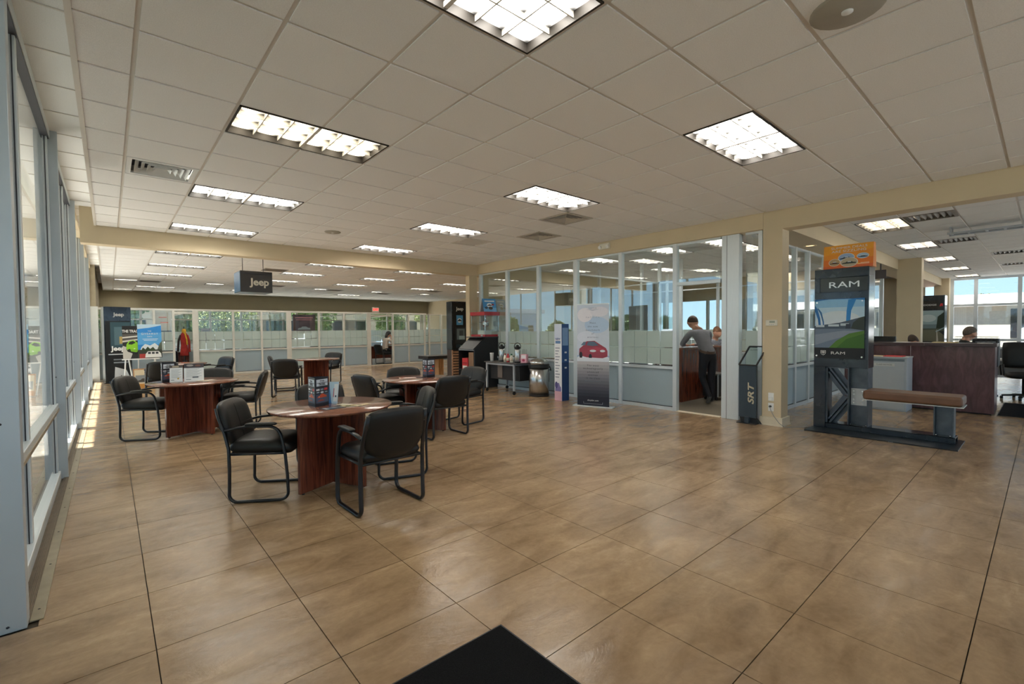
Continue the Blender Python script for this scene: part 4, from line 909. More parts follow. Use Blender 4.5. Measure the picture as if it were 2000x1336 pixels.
b = MB(); b.box(0, 0, .53, .48, .60, .62); b.build('roof', RED, p, bevel=.004)
b = MB(); b.box(0.01, 0.01, 0, .46, .58, .055); b.build('base', RED, p, bevel=.004)
for x, y in ((.012, .012), (.445, .012), (.012, .565), (.445, .565)): MB().box(x, y, .055, x+.012, y+.012, .53).build('corner_post', CHROME, p)
for a, b_ in (((.02, .012, .055), (.45, .016, .53)), ((.012, .02, .055), (.016, .57, .53)), ((.02, .574, .055), (.45, .578, .53)), ((.452, .02, .055), (.456, .57, .53))): box('glass_panel', GLASS, a, b_, p)
kt = MB().lathe([(.001, .26), (.07, .26), (.085, .29), (.085, .38), (.075, .39), (.001, .395)], (.25, .28, 0)).build('kettle', STEEL, p)
MB().cyl((.25, .28, .39), (.25, .28, .53), .012).cyl((.25, .28, .36), (.05, .28, .36), .006).build('kettle_arm', STEEL, p)
MB().box(.02, .03, .056, .24, .30, .16).build('scoop_tray', mat('popcorn tray', (.55, .62, .6), .4), p)
MB().box(-.002, .08, .012, .008, .16, .042).build('switch_plate', STEEL, p)
t = thing('tent_sign', 'blue folded card sign on the roof of the popcorn machine', 'sign', (7.10, 9.15, 1.883), R(-10))
V = Vector((0, .10, .33)).normalized(); W = Vector((0, -.10, .33)).normalized()
MB().obox(Vector((.12, 0, 0))+V*.172, (.37, .004, .345), (1,0,0), V).build('front_card', flat('4f97d4'), t)
MB().obox(Vector((.12, .20, 0))+W*.172, (.37, .004, .345), (1,0,0), W).build('rear_card', flat('9a9da2'), t)
prints(t, Vector((-.065, -.004, 0)), (1,0,0), V, .37, .345, [('4f9ad8', rect(0,0,1,1)), ('7db8e6', rect(0,0,1,.3)), ('e9f2f8', rect(.15,.76,.9,.86)), ('f2f5f7', elp(.5,.5,.22,.17)), ('27364c', carshape(.5,.46,.18,.4)), ('a8414b', elp(.75,.55,.1,.07)), ('3b4d63', elp(.22,.3,.12,.08)), ('54483c', elp(.55,.28,.16,.12))])
# cart
CZt = .70
t = thing('utility_cart', 'dark topped folding cart with grey legs on castors beside the steel bin', 'cart', (6.73, 8.13, 0), R(0))
box('cart_top', mat('cart top', (.10, .085, .085), .35), (-.10, -.62, CZt-.022), (.62, .52, CZt), t, .004)
for x in (-.06, .55):
    for y in (-.50, .46):
        MB().box(x-.018, y-.018, .09, x+.018, y+.018, CZt-.022).build('leg', GREYM, t); c_ = MB(); c_.cyl((x, y-.012, .04), (x, y+.012, .04), .04, n=14).build('castor', PAD, t)
for x in (-.06, .55): MB().box(x-.016, -.50, CZt-.065, x+.016, .46, CZt-.03).build('side_bar', GREYM, t)
for y in (-.50, .46): MB().box(-.06, y-.016, CZt-.065, .55, y+.016, CZt-.03).build('cross_bar', GREYM, t)
MB().box(.02, -.58, .30, .50, .42, CZt-.07).build('under_tray', BLKMAT, t, bevel=.01); MB().box(.0, -.02, .34, .02, .14, .64).build('tray_panel', mat('brown panel', (.16,.13,.11), .5), t)
def thermos(x, y, label, s_=1):
    t = thing('airpot', label, 'coffee flask', (x, y, CZt), R(-60), 'coffee airpots on the cart')
    MB().lathe([(.062, 0), (.068, .01), (.068, .27), (.055, .30)]).build('body', STEEL, t)
    MB().lathe([(.069, 0), (.071, .02), (.069, .03)]).build('base_ring', PAD, t)
    MB().lathe([(.056, .295), (.064, .31), (.064, .345), (.045, .365), (.001, .372)]).build('lid', PAD, t)
    MB().tube([(-.066, 0, .31), (-.075, 0, .37), (-.05, 0, .425), (0, 0, .44), (.05, 0, .425), (.075, 0, .37), (.066, 0, .31)], .008, 6, ref=(0,1,0)).build('handle', PAD, t)
    MB().tube([(0, -.05, .33), (0, -.11, .33), (0, -.125, .30)], .010, 6).build('spout', PAD, t)
    MB().lathe([(.03, .37), (.03, .39), (.001, .395)], n=14).build('pump', PAD, t)
thermos(6.86, 8.27, 'steel airpot with a black pump lid at the left on the cart'); thermos(6.84, 7.70, 'steel airpot with a raised handle at the right on the cart')
o = tag(MB().lathe([(.028, 0), (.036, .002), (.046, .19), (.048, .195), (.044, .195), (.034, .01), (.001, .01)]).build('cup_stack', WHITE), 'stack of white paper cups at the left end of the cart', 'cups'); o.location = (6.78, 8.54, CZt)
def bottle(x, y, cb, cc, label):
    t = thing('creamer_bottle', label, 'bottle', (x, y, CZt), 0, 'creamer bottles on the cart')
    MB().lathe([(.030, 0), (.036, .01), (.036, .12), (.022, .155), (.018, .165)]).build('body', cb, t); MB().lathe([(.020, .16), (.020, .19), (.001, .192)]).build('cap', cc, t)
    MB().lathe([(.0366, .03), (.0366, .10)]).build('bottle_label', mat('bottle label '+label[:6], (.75,.62,.5), .5), t)
bottle(6.80, 8.08, mat('cream', (.8,.76,.66), .4), RED, 'cream bottle with red cap next to the left airpot'); bottle(6.79, 7.97, REDP, REDP, 'all red bottle in the middle of the cart'); bottle(6.80, 7.86, mat('cream', (.8,.76,.66)), mat('green cap', (.03,.2,.08), .4), 'cream bottle with green cap left of the right airpot')
t = thing('stirrer_box', 'pink and white carton of stirrers at the right end of the cart', 'box', (6.92, 7.56, CZt), R(20))
MB().box(-.05, -.07, 0, .05, .07, .19).build('carton', flat('e6a9b8'), t, bevel=.004); prints(t, (-.0505, .07, 0), (0,-1,0), (0,0,1), .14, .19, [('f4eef0', rect(.1,.5,.9,.9)), ('b8435f', elp(.5,.3,.25,.15))])
for q in range(4): MB().cyl((.0, -.04+q*.03, .1), (.01*q, -.05+q*.035, .30), .003, n=6).build('stirrer', PAD, t)
# trash can
t = thing('trash_can', 'round brushed steel bin with domed lid beside the cart', 'bin', (7.02, 7.21, 0))
MB().lathe([(.215, .0), (.222, .01), (.222, .035), (.215, .04)]).build('base_ring', PAD, t); MB().lathe([(.214, .035), (.216, .62)], n=40).build('body', STEEL, t)
MB().lathe([(.226, .60), (.230, .62), (.230, .67), (.222, .69)]).build('collar', PAD, t); MB().lathe([(.222, .69), (.205, .745), (.15, .79), (.08, .812), (.001, .818)]).build('lid', STEEL, t)
MB().lathe([(.2165, .25), (.2165, .50)], n=40).build('sticker', mat('sticker', (.05,.02,.03), .4), t).scale = (1, 1, 1)
bpy.data.objects.remove(t.children[-1]) if t.children[-1].name.startswith('sticker') else None
a = R(-35); MB().obox((.217*math.cos(a), .217*math.sin(a), .40), (.004, .085, .20), (math.cos(a), math.sin(a), 0)).build('sticker', mat('sticker', (.05,.02,.03)), t)
MB().tube([(.23*math.cos(R(-50)), .23*math.sin(R(-50)), .64), (.26*math.cos(R(-45)), .26*math.sin(R(-45)), .55), (.23*math.cos(R(-35)), .23*math.sin(R(-35)), .56)], .012, 6).build('handle', PAD, t)
# narrow banner (two faces at an angle)
t = thing('banner_stand', 'tall narrow white leaflet column with blue side, beside the steel bin', 'banner', (6.82, 6.55, 0), R(-90))
MB().prism([(0, 0), (.20, 0), (.245, .16), (.04, .17)], 0, 1.54, 'z').build('column_body', flat('e3e6ea'), t)
prints(t, (0.002, -.001, .0), (1,0,0), (0,0,1), .196, 1.54, [('e8eaee', rect(0,0,1,1)), ('cfd8ea', rect(0,.8,1,1)), ('5b7fb0', rect(.15,.745,.85,.78)), ('d6a9b4', rect(0,.0,1,.12)), ('7a74a8', carshape(.5,.12,.42,.2)), ('4c4a80', elp(.25,.2,.2,.045))]+[('8a90a0', rect(.12,.68-.038*q,.75-.12*(q%3),.692-.038*q)) for q in range(11)])
text(t, 'NEW', (.10, -.004, 1.235), (1,0,0), (0,0,1), .045, flat('4b5f9a'), sx=.9, bold=.002, depth=.0004)
S2 = Vector((.045, .16, 0)).normalized(); prints(t, Vector((.2005, .0, 0)), S2, (0,0,1), .166, 1.54, [('2c5590', rect(0,0,1,1)), ('1f3f74', rect(0,.0,1,.5)), ('dfe5ee', rect(.4,.62,.7,.64)), ('dfe5ee', rect(.4,.52,.7,.54)), ('dfe5ee', rect(.4,.42,.7,.44)), ('7fa2cf', rect(.1,.72,.9,.95))])
# big banner
t = thing('roll_up_banner', 'tall roll-up banner with a red minivan, in front of the glass office', 'banner', (6.60, 5.75, 0), R(-70.6))
BW = .613; BZ = .02
MB().box(-.08, -.06, 0, BW+.08, .10, .022).build('base', ALU, t, bevel=.006); MB().box(BW/2-.01, .03, .02, BW/2+.01, .05, 1.90).build('support_pole', ALU, t)
MB().box(0, -.002, BZ, BW, .002, 1.885).build('banner_sheet', flat('c5c7cc'), t); MB().box(0, -.01, 1.88, BW, .01, 1.90).build('top_bar', ALU, t)
sh = [('c9d3e2', rect(0,.46,1,1)), ('b4cbe4', elp(.62,.80,.38,.08)), ('e4e2ea', elp(.25,.9,.24,.07)), ('dcdce6', elp(.7,.93,.28,.05)), ('d5dcea', elp(.3,.68,.3,.06)), ('9db9d8', rect(0,.46,1,.50)), ('dfe6ef', elp(.5,.475,.5,.03)),
      ('9c4052', [(.06,.50),(.07,.565),(.2,.60),(.3,.64),(.55,.645),(.72,.61),(.9,.575),(.95,.545),(.95,.49),(.8,.475),(.3,.48)]), ('5b7488', [(.12,.60),(.2,.632),(.28,.636),(.26,.60)]), ('55697e', [(.3,.60),(.36,.637),(.54,.638),(.68,.60),(.5,.592)]), ('b5465a', [(.3,.56),(.6,.585),(.9,.565),(.6,.54)]), ('cdd4dd', elp(.5,.545,.1,.012)), ('cdd4dd', elp(.8,.545,.08,.012)), ('2a2a34', elp(.12,.50,.05,.035)), ('2a2a34', elp(.42,.485,.05,.03)), ('d7dee8', rect(0,.44,1,.475))]
N_ = 14
for q in range(N_):
    f = q/(N_-1); c1 = (0xb4, 0xb2, 0xb6); c2 = (0x1e, 0x23, 0x33); f2 = min(1, max(0, f*1.15)); c_ = '%02x%02x%02x' % tuple(int(c1[i]*(1-f2)+c2[i]*f2) for i in range(3))
    sh.append((c_, rect(0, max(0, .44-.44*(q+1)/N_), 1, .44-.44*q/N_)))
sh += [('6b7480', rect(.25,.245,.75,.248)), ('c8ccd4', rect(.2,.02,.8,.022)), ('c8ccd4', rect(.2,.022,.206,.04)), ('c8ccd4', rect(.794,.022,.8,.04)), ('9aa3b8', [(.28,.955),(.5,.943),(.72,.955),(.5,.949)])]
prints(t, (0, -.0025, BZ), (1,0,0), (0,0,1), BW, 1.86, sh, off=.0003)
def bl(s_, v, sz, c_, sp=1.35): text(t, s_, (BW/2, -.0095, BZ+1.86*v), (1,0,0), (0,0,1), sz, flat(c_), depth=.0003, spacing=sp, sx=.95)
bl('CHRYSLER', .965, .022, '7d88a2', 1.2); bl('PACIFICA', .875, .028, '8c98ae', 1.8)
for s_, v in (('Meet', .82), ('the new', .785), ('benchmark', .75), ('of', .715), ('minivans', .68)): bl(s_, v, .034, '5d6c8c')
for s_, v in (('The most', .40), ('technologically', .37), ('advanced', .335), ('minivan', .305), ('in its class', .275)): bl(s_, v, .034, '24242c')
bl('chrysler.com', .055, .030, 'f0f2f5', 1.05)
# SRT lectern
t = thing('information_stand', 'slim blue-grey stand with an angled black frame on top, beside the cream column', 'stand', (7.22, 2.94, 0), R(-90))
DKB = mat('slate blue', (.045, .065, .085), .35, .3)
MB().box(-.125, 0, .09, .125, .05, .87).build('panel', DKB, t, bevel=.003)
text(t, 'SRT', (.055, -.003, .44), (0,0,1), (-1,0,0), .085, mat('brass letters', (.55,.50,.36), .4), sx=1.5, bold=.003, depth=.002, shear=.25)
MB().box(-.03, -.03, 0, .03, .03, .10).build('foot', DKB, t); MB().box(-.14, -.05, 0, .14, .13, .012).build('base', BLKMAT, t); MB().prism([(-.125, .09), (.125, .09), (.19, .012), (.10, .012), (-.10, .012)], .03, .05, 'y').build('gusset', BLKMAT, t)
F0, F1 = Vector((0, 0, .875)), Vector((-.09, .10, 1.15)); 
for p, q in (((-.125, 0, .875), (.125, 0, .875)), ((-.035, .16, 1.15), (.215, .16, 1.15)), ((-.125, 0, .875), (-.035, .16, 1.15)), ((.125, 0, .875), (.215, .16, 1.15))): MB().bar(p, q, .014, .026, (0, -.86, .5)).build('frame_bar', BLKMAT, t)
MB().add([(-.125, 0, .875), (.125, 0, .875), (.215, .16, 1.15), (-.035, .16, 1.15), (-.125, .004, .873), (.125, .004, .873), (.215, .164, 1.148), (-.035, .164, 1.148)], [(0,1,2,3),(7,6,5,4),(0,4,5,1),(2,6,7,3),(1,5,6,2),(0,3,7,4)]).build('clear_sheet', glass_mat('acrylic'), t)

# column fittings
t = thing('thermostat', 'white thermostat on the cream column', 'thermostat', (7.32, 2.643, 1.505), R(-90)); MB().box(-.08, -.022, -.045, .08, 0, .045).build('case', mat('cream plastic', (.75,.72,.62), .4), t, bevel=.012); MB().box(-.025, -.024, .0, .05, -.022, .028).build('display', mat('lcd', (.32,.36,.28), .3), t)
for q in range(3): MB().box(-.03+q*.025, -.024, -.028, -.014+q*.025, -.022, -.02).build('button', GREYM, t)
t = thing('outlet_plate', 'white socket plate with an adapter plugged in, low on the cream column', 'socket', (7.32, 2.645, .42), R(-90)); MB().box(-.038, -.006, -.06, .038, 0, .06).build('plate', WHITE, t, bevel=.002); MB().box(-.022, -.035, -.05, .022, -.006, .0).build('adapter', WHITE, t, bevel=.004)
t = thing('outlet_plate', 'lower white socket plate with a black plug, on the cream column', 'socket', (7.32, 2.645, .27), R(-90)); MB().box(-.038, -.006, -.06, .038, 0, .06).build('plate', WHITE, t, bevel=.002)
t = thing('power_cord', 'cord running from the column socket across the floor to the steel kiosk', 'cord', (7.30, 2.65, 0))
MB().cyl((.02, 0, .28), (-.012, 0, .28), .016, n=10).build('plug', PAD, t)
MB().tube([(-.012, 0, .28), (-.04, -.02, .24), (-.05, -.07, .15), (-.05, -.14, .06), (-.03, -.2, .012), (.06, -.26, .006), (.16, -.36, .006), (.27, -.42, .006), (.34, -.46, .006)], .005, 6).build('cable', mat('grey cable', (.3,.3,.29), .5), t)
t = thing('emergency_light', 'white emergency light on the tan header above the glass office', 'emergency light', (7.31, 5.64, 3.03), R(-90)); MB().box(-.12, -.05, -.055, .12, 0, .055).build('case', mat('cream plastic'  , (.75,.72,.62)), t, bevel=.012)
for s_ in (-.09, .09): MB().cyl((s_, -.05, -.01), (s_, -.075, -.02), .03, .034, 14).build('lamp_head', WHITE, t)
t = thing('exit_sign', 'small red lettered exit sign above the far glass offices', 'sign', (8.32, 18.15, 2.18)); MB().box(-.14, -.03, .01, .14, .03, .21).build('case', mat('exit case', (.75,.66,.6), .5), t, bevel=.004)
text(t, 'EXIT', (0, -.032, .11), (1,0,0), (0,0,1), .085, emit('exit red', (1, .05, .04), 1.3), bold=.003, depth=.002)
t = thing('downlight', 'round recessed lamp in the soffit between the columns', 'ceiling light', (9.35, 2.76, 2.87)); MB().lathe([(.10, 0), (.10, -.008), (.075, -.010), (.07, .0)]).build('trim_ring', BEIGE, t); MB().lathe([(.07, -.002), (.001, -.003)]).build('lens', emit('amber lens', (1, .72, .38), 1.0), t)
t = thing('hanging_sign', 'small dark hanging sign to the right of the orange box sign', 'sign', (13.35, 2.52, 2.63), R(-90)); MB().box(-.10, 0, -.10, .10, .02, .10).build('sign_plate', mat('dark sign', (.06,.05,.05), .4), t); MB().box(-.01, .0, .10, .01, .02, .24).build('hanger', DKGASK, t)
t = thing('ceiling_ladder_duct', 'grey ladder-like metal tray hanging under the right hall ceiling', 'cable tray', (11.0, -.2, 3.0))
MB().box(-.13, -1.7, 0, -.11, 1.35, .03).box(.11, -1.7, 0, .13, 1.35, .03).build('side_rail', GREYM, t); MB().box(-.11, -1.7, .02, .11, 1.35, .026).build('tray_plate', mat('tray grey', (.34,.35,.36), .5), t)
for q in range(15): MB().box(-.11, -1.65+q*.21, .005, .11, -1.62+q*.21, .02).build('rung', GREYM, t)
for y in (-1.5, 1.3): MB().box(-.14, y, .03, -.12, y+.02, .13).box(.12, y, .03, .14, y+.02, .13).build('bracket', GREYM, t)

# ================================================================ MATS
def fmat(x0, y0, x1, y1, label):
    t = thing('floor_mat', label, 'mat', ((x0+x1)/2, (y0+y1)/2, 0)); a, b_ = (x1-x0)/2, (y1-y0)/2
    MB().box(-a, -b_, 0, a, b_, .006).build('rubber_edge', BLKMAT, t); MB().box(-a+.012, -b_+.012, .006, a-.012, b_-.012, .011).build('pile', RUBMAT, t); return t
fmat(-.2, .4, 1.41, 1.725, 'black carpet mat whose corner shows at the bottom edge of the photo')
m2 = fmat(10.68, -.9, 12.5, .51, 'black floor mat beside the end of the reception counter')
prints(m2, (-.75, .18, .0115), (0,-1,0), (1,0,0), .42, .35, [('6a4f38', rect(.05,.1,.95,.75)), ('2a221c', rect(.25,.3,.75,.5)), ('8f8c86', rect(.3,.8,.7,.9))])

# ================================================================ RECEPTION COUNTER
t = thing('reception_counter', 'long plum laminate reception counter on the right', 'counter', (10.64, .54, 0))
for a, b_ in ((0, 1.03), (1.035, 1.55), (1.555, 2.0)): box('front_panel', PURPLE, (0, a, .02), (.03, b_, 1.095), t, .002)
box('end_panel', PURPLE, (.03, .0, .02), (.62, .03, 1.095), t, .002); box('plinth', BLKMAT, (.04, .03, 0), (.5, 1.98, .06), t)
for a, b_ in ((-.02, .85), (.853, 2.0)): box('countertop', mat('counter top', (.085,.055,.06), .3), (-.03, a, 1.098), (.45, b_, 1.15), t, .004)
box('work_surface', mat('counter top', (.085,.055,.06)), (.03, .03, .72), (.72, 1.98, .75), t)
t = thing('supply_cabinet', 'pale grey metal cabinet with a label strip, against the reception counter', 'cabinet', (10.05, 1.53, 0))
LG = mat('pale grey metal', (.62, .66, .70), .4, .1, noise=.02)
box('body', LG, (0, 0, 0), (.50, .56, .90), t, .004); box('door', LG, (-.012, .035, .03), (0, .525, .83), t, .003); box('top_rail', mat('steel blue rail', (.25,.3,.34), .4), (-.006, .03, .845), (0, .53, .885), t); box('top_edge', LG, (-.015, -.01, .90), (.5, .57, .918), t)
MB().box(-.0145, .16, .76, -.0125, .44, .81).build('label_strip', WHITE, t); text(t, 'CLASS NOTICES', (-.0148, .30, .785), (0,-1,0), (0,0,1), .022, flat('4a5a6a'), depth=.0003)
tag(box('folder', REDP, (10.12, 1.60, .919), (10.40, 1.86, .932)), 'red folder lying on the pale grey cabinet', 'folder'); tag(box('paper_stack', mat('manila', (.66,.52,.36), .7), (10.1, 1.88, .919), (10.38, 2.08, .925)), 'manila paper left of the red folder on the grey cabinet', 'paper')
tag(box('paper_stack', PAPER, (10.70, 1.62, 1.151), (10.95, 1.83, 1.156)), 'white papers on the counter near the hidden brown-haired head', 'paper'); tag(box('paper_stack', mat('yellow paper', (.72,.58,.34), .7), (10.66, .98, 1.151), (10.9, 1.30, 1.165)), 'yellowish papers on the counter in front of the black pillar', 'paper'); tag(box('paper_stack', PAPER, (10.66, .57, 1.151), (10.81, .75, 1.157)), 'white papers at the right end of the counter', 'paper')
t = thing('wire_tray', 'black wire desk tray on the reception counter', 'desk tray', (10.95, .80, 1.152)); 
for z, g_ in ((.004, 0), (.10, .02)): MB().tube([(-.1-g_, -.26-g_, z), (.1+g_, -.26-g_, z), (.1+g_, .22+g_, z), (-.1-g_, .22+g_, z), (-.1-g_, -.26-g_, z)], .003, 5).build('wire', DKGASK, t)
for q in range(9): MB().tube([(-.12, -.26+q*.06, .1), (-.1, -.26+q*.06, .004), (.1, -.26+q*.06, .004), (.12, -.26+q*.06, .1)], .0018, 4).build('wire', DKGASK, t)
t = thing('desk_printer', 'low black machine inside the wire tray area of the counter', 'printer', (11.25, .72, .751)); MB().box(-.15, -.2, 0, .15, .12, .47).build('case', BLKMAT, t, bevel=.02); MB().box(-.155, -.16, .38, -.15, .08, .42).build('paper_slot', GREYM, t)
t = thing('workstation', 'grey workstation screen with white rails behind the counter end', 'partition', (14.75, .45, 0))
MB().box(-.02, -2.4, .35, .02, .4, .92).build('panel', mat('grey fabric', (.20,.21,.22), .8), t)
for z in (.30, .92): MB().box(-.025, -2.4, z, .025, .42, z+.05).build('rail', ALU, t)
MB().box(-.03, .38, 0, .03, .44, 1.0).box(-.03, -2.42, 0, .03, -2.36, 1.0).build('end_post', ALU, t); MB().box(-.75, -2.4, .70, -.03, .3, .73).build('desktop', mat('white top', (.7,.7,.68), .4), t)
t = thing('red_bin', 'small red container on the workstation', 'container', (14.4, .32, .731)); MB().lathe([(.06, 0), (.075, .14), (.07, .14), (.055, .01), (.001, .01)], n=16).build('body', RED, t)
t = thing('office_chair', 'black padded office chair behind the counter end, by the floor mat', 'chair', (13.3, .28, 0), R(100))
cushion(.56, .50, .12, lambda x, y, z: (x, y, z+.47), 8).build('seat', LEATHER, t); cushion(.54, .52, .12, lambda x, y, z: (x, -.26-z-.1*(y), y+.85), 8).build('backrest', LEATHER, t)
MB().cyl((0, 0, .10), (0, 0, .42), .03).build('column', PAD, t)
for q in range(5):
    a = q*2*PI/5; MB().bar((0, 0, .10), (.3*math.cos(a), .3*math.sin(a), .07), .05, .035).build('base_arm', PAD, t); MB().cyl((.3*math.cos(a)-.02, .3*math.sin(a), .03), (.3*math.cos(a)+.02, .3*math.sin(a), .03), .03, n=10).build('castor', PAD, t)
for s_ in (-1, 1): MB().tube([(.29*s_, -.15, .45), (.31*s_, -.15, .66), (.30*s_, .12, .68), (.29*s_, .14, .47)], .014, 6).build('armrest', PAD, t)
t = thing('monitor', 'dark monitor behind the reception counter', 'monitor', (11.2, 2.15, .751), R(-90)); MB().box(-.28, 0, .12, .28, .04, .50).build('screen', BLACKP, t, bevel=.005); MB().cyl((0, .03, .0), (0, .03, .2), .02).build('neck', PAD, t); MB().box(-.12, -.08, 0, .12, .12, .015).build('foot', PAD, t)

# ================================================================ INSIDE THE GLASS OFFICE
t = thing('service_desk', 'tall mahogany desk the standing man leans on', 'desk', (8.34, 4.62, 0))
box('front_panel', MAHOG, (0, 0, 0), (2.0, .03, 1.02), t, .002); box('end_panel', MAHOG, (0, .03, 0), (.03, .62, 1.02), t, .002); box('desktop', MAHOGT, (-.02, -.03, 1.02), (2.02, .36, 1.055), t, .003); box('inner_shelf', MAHOG, (.03, .03, .72), (2.0, .34, .75), t)
tag(box('paper_stack', PAPER, (9.35, 4.66, 1.056), (9.75, 4.90, 1.075)), 'loose white papers on the tall desk in front of the seated man', 'paper'); tag(box('paper_stack', PAPER, (8.36, 4.65, 1.056), (8.46, 4.85, 1.066)), 'white paper at the left end of the tall desk', 'paper')
t = thing('rolling_case', 'black case with silver edge on castors by the tall desk', 'case', (9.22, 4.33, 0), R(-5))
box('body', BLKMAT, (-.22, -.12, .07), (.22, .20, .52), t, .02); box('lid', mat('case lid', (.12,.12,.11), .4), (-.23, -.13, .50), (.23, .21, .535), t, .008)
box('edge_strip', GREYM, (-.225, -.132, .08), (-.19, -.12, .52), t); box('edge_strip', GREYM, (.19, -.132, .08), (.225, -.12, .52), t)
for x in (-.18, .18):
    for y in (-.08, .15): MB().cyl((x, y-.01, .035), (x, y+.01, .035), .035, n=12).build('castor', PAD, t)
t = thing('blind', 'horizontal window blind behind the side glass of the office', 'blind', (15.97, 3.9, .2), R(90))
for q in range(26): MB().obox((0, 0, 1.0+q*.045), (1.1, .03, .002), (1,0,0), (0,.4,.9)).build('slat', mat('blind slat', (.45,.50,.50), .5), t)
MB().box(-.56, -.02, 2.17, .56, .02, 2.21).build('head_rail', GREYM, t)

# far office furniture
for n, (x, y, lab) in enumerate(((1.5, 20.2, 'desk in the far left open office'), (3.3, 20.6, 'desk in the second far office'), (6.4, 20.5, 'desk in the middle far office'), (9.4, 19.75, 'desk in the office where the woman sits'))):
    t = thing('office_desk', lab, 'desk', (x, y, 0), 0, 'desks in the far offices'); box('desktop', MAHOGT, (-.75, -.38, .71), (.75, .38, .74), t); box('side_panel', MAHOG, (-.73, -.35, 0), (-.70, .35, .71), t); box('side_panel', MAHOG, (.70, -.35, 0), (.73, .35, .71), t); box('front_panel', MAHOG, (-.70, -.30, .2), (.70, -.28, .71), t)
chair(1.45, 19.3, 90, 'dark chair in the far left open office', 'chairs in the far offices'); chair(3.4, 19.5, 80, 'dark chair in the second far office', 'chairs in the far offices'); chair(6.2, 19.5, 95, 'dark chair in the middle far office', 'chairs in the far offices')
wch = chair(8.95, 18.75, 10, 'dark chair the seated woman uses', 'chairs in the far offices')
for n, (x, z, w_, h_, y, c_, s_, lab) in enumerate(((1.31, 1.78, .40, .55, 18.212, 'b9b0a6', 'f0', 'pale notice taped high in the far left open doorway'), (1.31, 1.32, .40, .34, 18.212, '3c3a3e', 'f1', 'dark poster hung below the pale notice in the far left doorway'), (5.52, 1.72, .80, .66, 18.212, '54474f', 'f2', 'brown poster with a car, on the middle far office glass'), (2.42, 1.4, .26, .3, 18.212, '8a7f80', 'f3', 'small notice on the far glass beside the red coat'))):
    t = thing('poster', lab, 'poster', (x, y, z), 0, 'posters on the far office glass'); MB().box(-w_/2, -.003, -h_/2, w_/2, .003, h_/2).build('sheet', flat(c_), t)
    sh = [('a8747c', rect(.1,.8,.9,.86)), ('9a6a72', rect(.15,.68,.85,.74)), ('8f98a0', carshape(.5,.15,.28,.5))] if n == 2 else [('c9705c', rect(.2,.7,.7,.76)), ('c9705c', rect(.3,.4,.8,.46))] if n in (0,) else [('5a5a60', rect(.15,.2,.85,.8))]
    prints(t, (-w_/2, -.004, -h_/2), (1,0,0), (0,0,1), w_, h_, sh)
# coffee table bench far right
t = thing('low_table', 'low table with black top and wooden legs left of the timber-base pillar', 'table', (8.25, 12.9, 0)); box('tabletop', BLKMAT, (-.78, -.3, .52), (.75, .3, .62), t, .004)
for x in (-.27, .6): box('leg', PINE, (x-.09, -.25, 0), (x+.09, .25, .52), t)
# mannequin style coat stand
t = thing('coat_stand', 'coat stand with a red coat and yellow scarf in the far left doorway', 'coat stand', (1.87, 18.62, 0)); t.scale = (.62, .62, 1)
MB().cyl((0, 0, 0), (0, 0, 1.62), .02).build('pole', DKGASK, t); MB().lathe([(.22, 0), (.22, .02), (.03, .05), (.02, .08)]).build('foot', DKGASK, t)
MB().lathe([(.20, .66), (.18, .80), (.15, 1.0), (.17, 1.25), (.15, 1.36), (.06, 1.45), (.05, 1.47)], n=18, sy=.7).build('coat', mat('red coat', (.42, .03, .025), .8, noise=.25, bump=.4, bscale=14), t)
MB().tube([(-.14, 0, 1.33), (-.24, 0, 1.15), (-.28, .02, .80)], .05, 10).build('sleeve', mat('dark sleeve', (.03,.02,.02), .8), t); MB().tube([(.14, 0, 1.33), (.22, 0, 1.12), (.22, -.03, .78)], .055, 10).build('sleeve', mat('red coat', (.42,.03,.025)), t)
MB().tube([(-.05, -.11, 1.46), (.04, -.13, 1.38), (.10, -.14, 1.2), (.12, -.14, 1.02)], .035, 8).lathe([(.09, 1.42), (.10, 1.50), (.06, 1.54)], n=14).build('scarf', mat('yellow scarf', (.75, .42, .04), .8, noise=.3), t)
MB().cyl((-.06, 0, 0), (-.05, 0, .5), .05).cyl((.07, 0, 0), (.06, 0, .5), .05).build('trouser_legs', mat('dark trousers', (.03,.03,.035), .8), t)
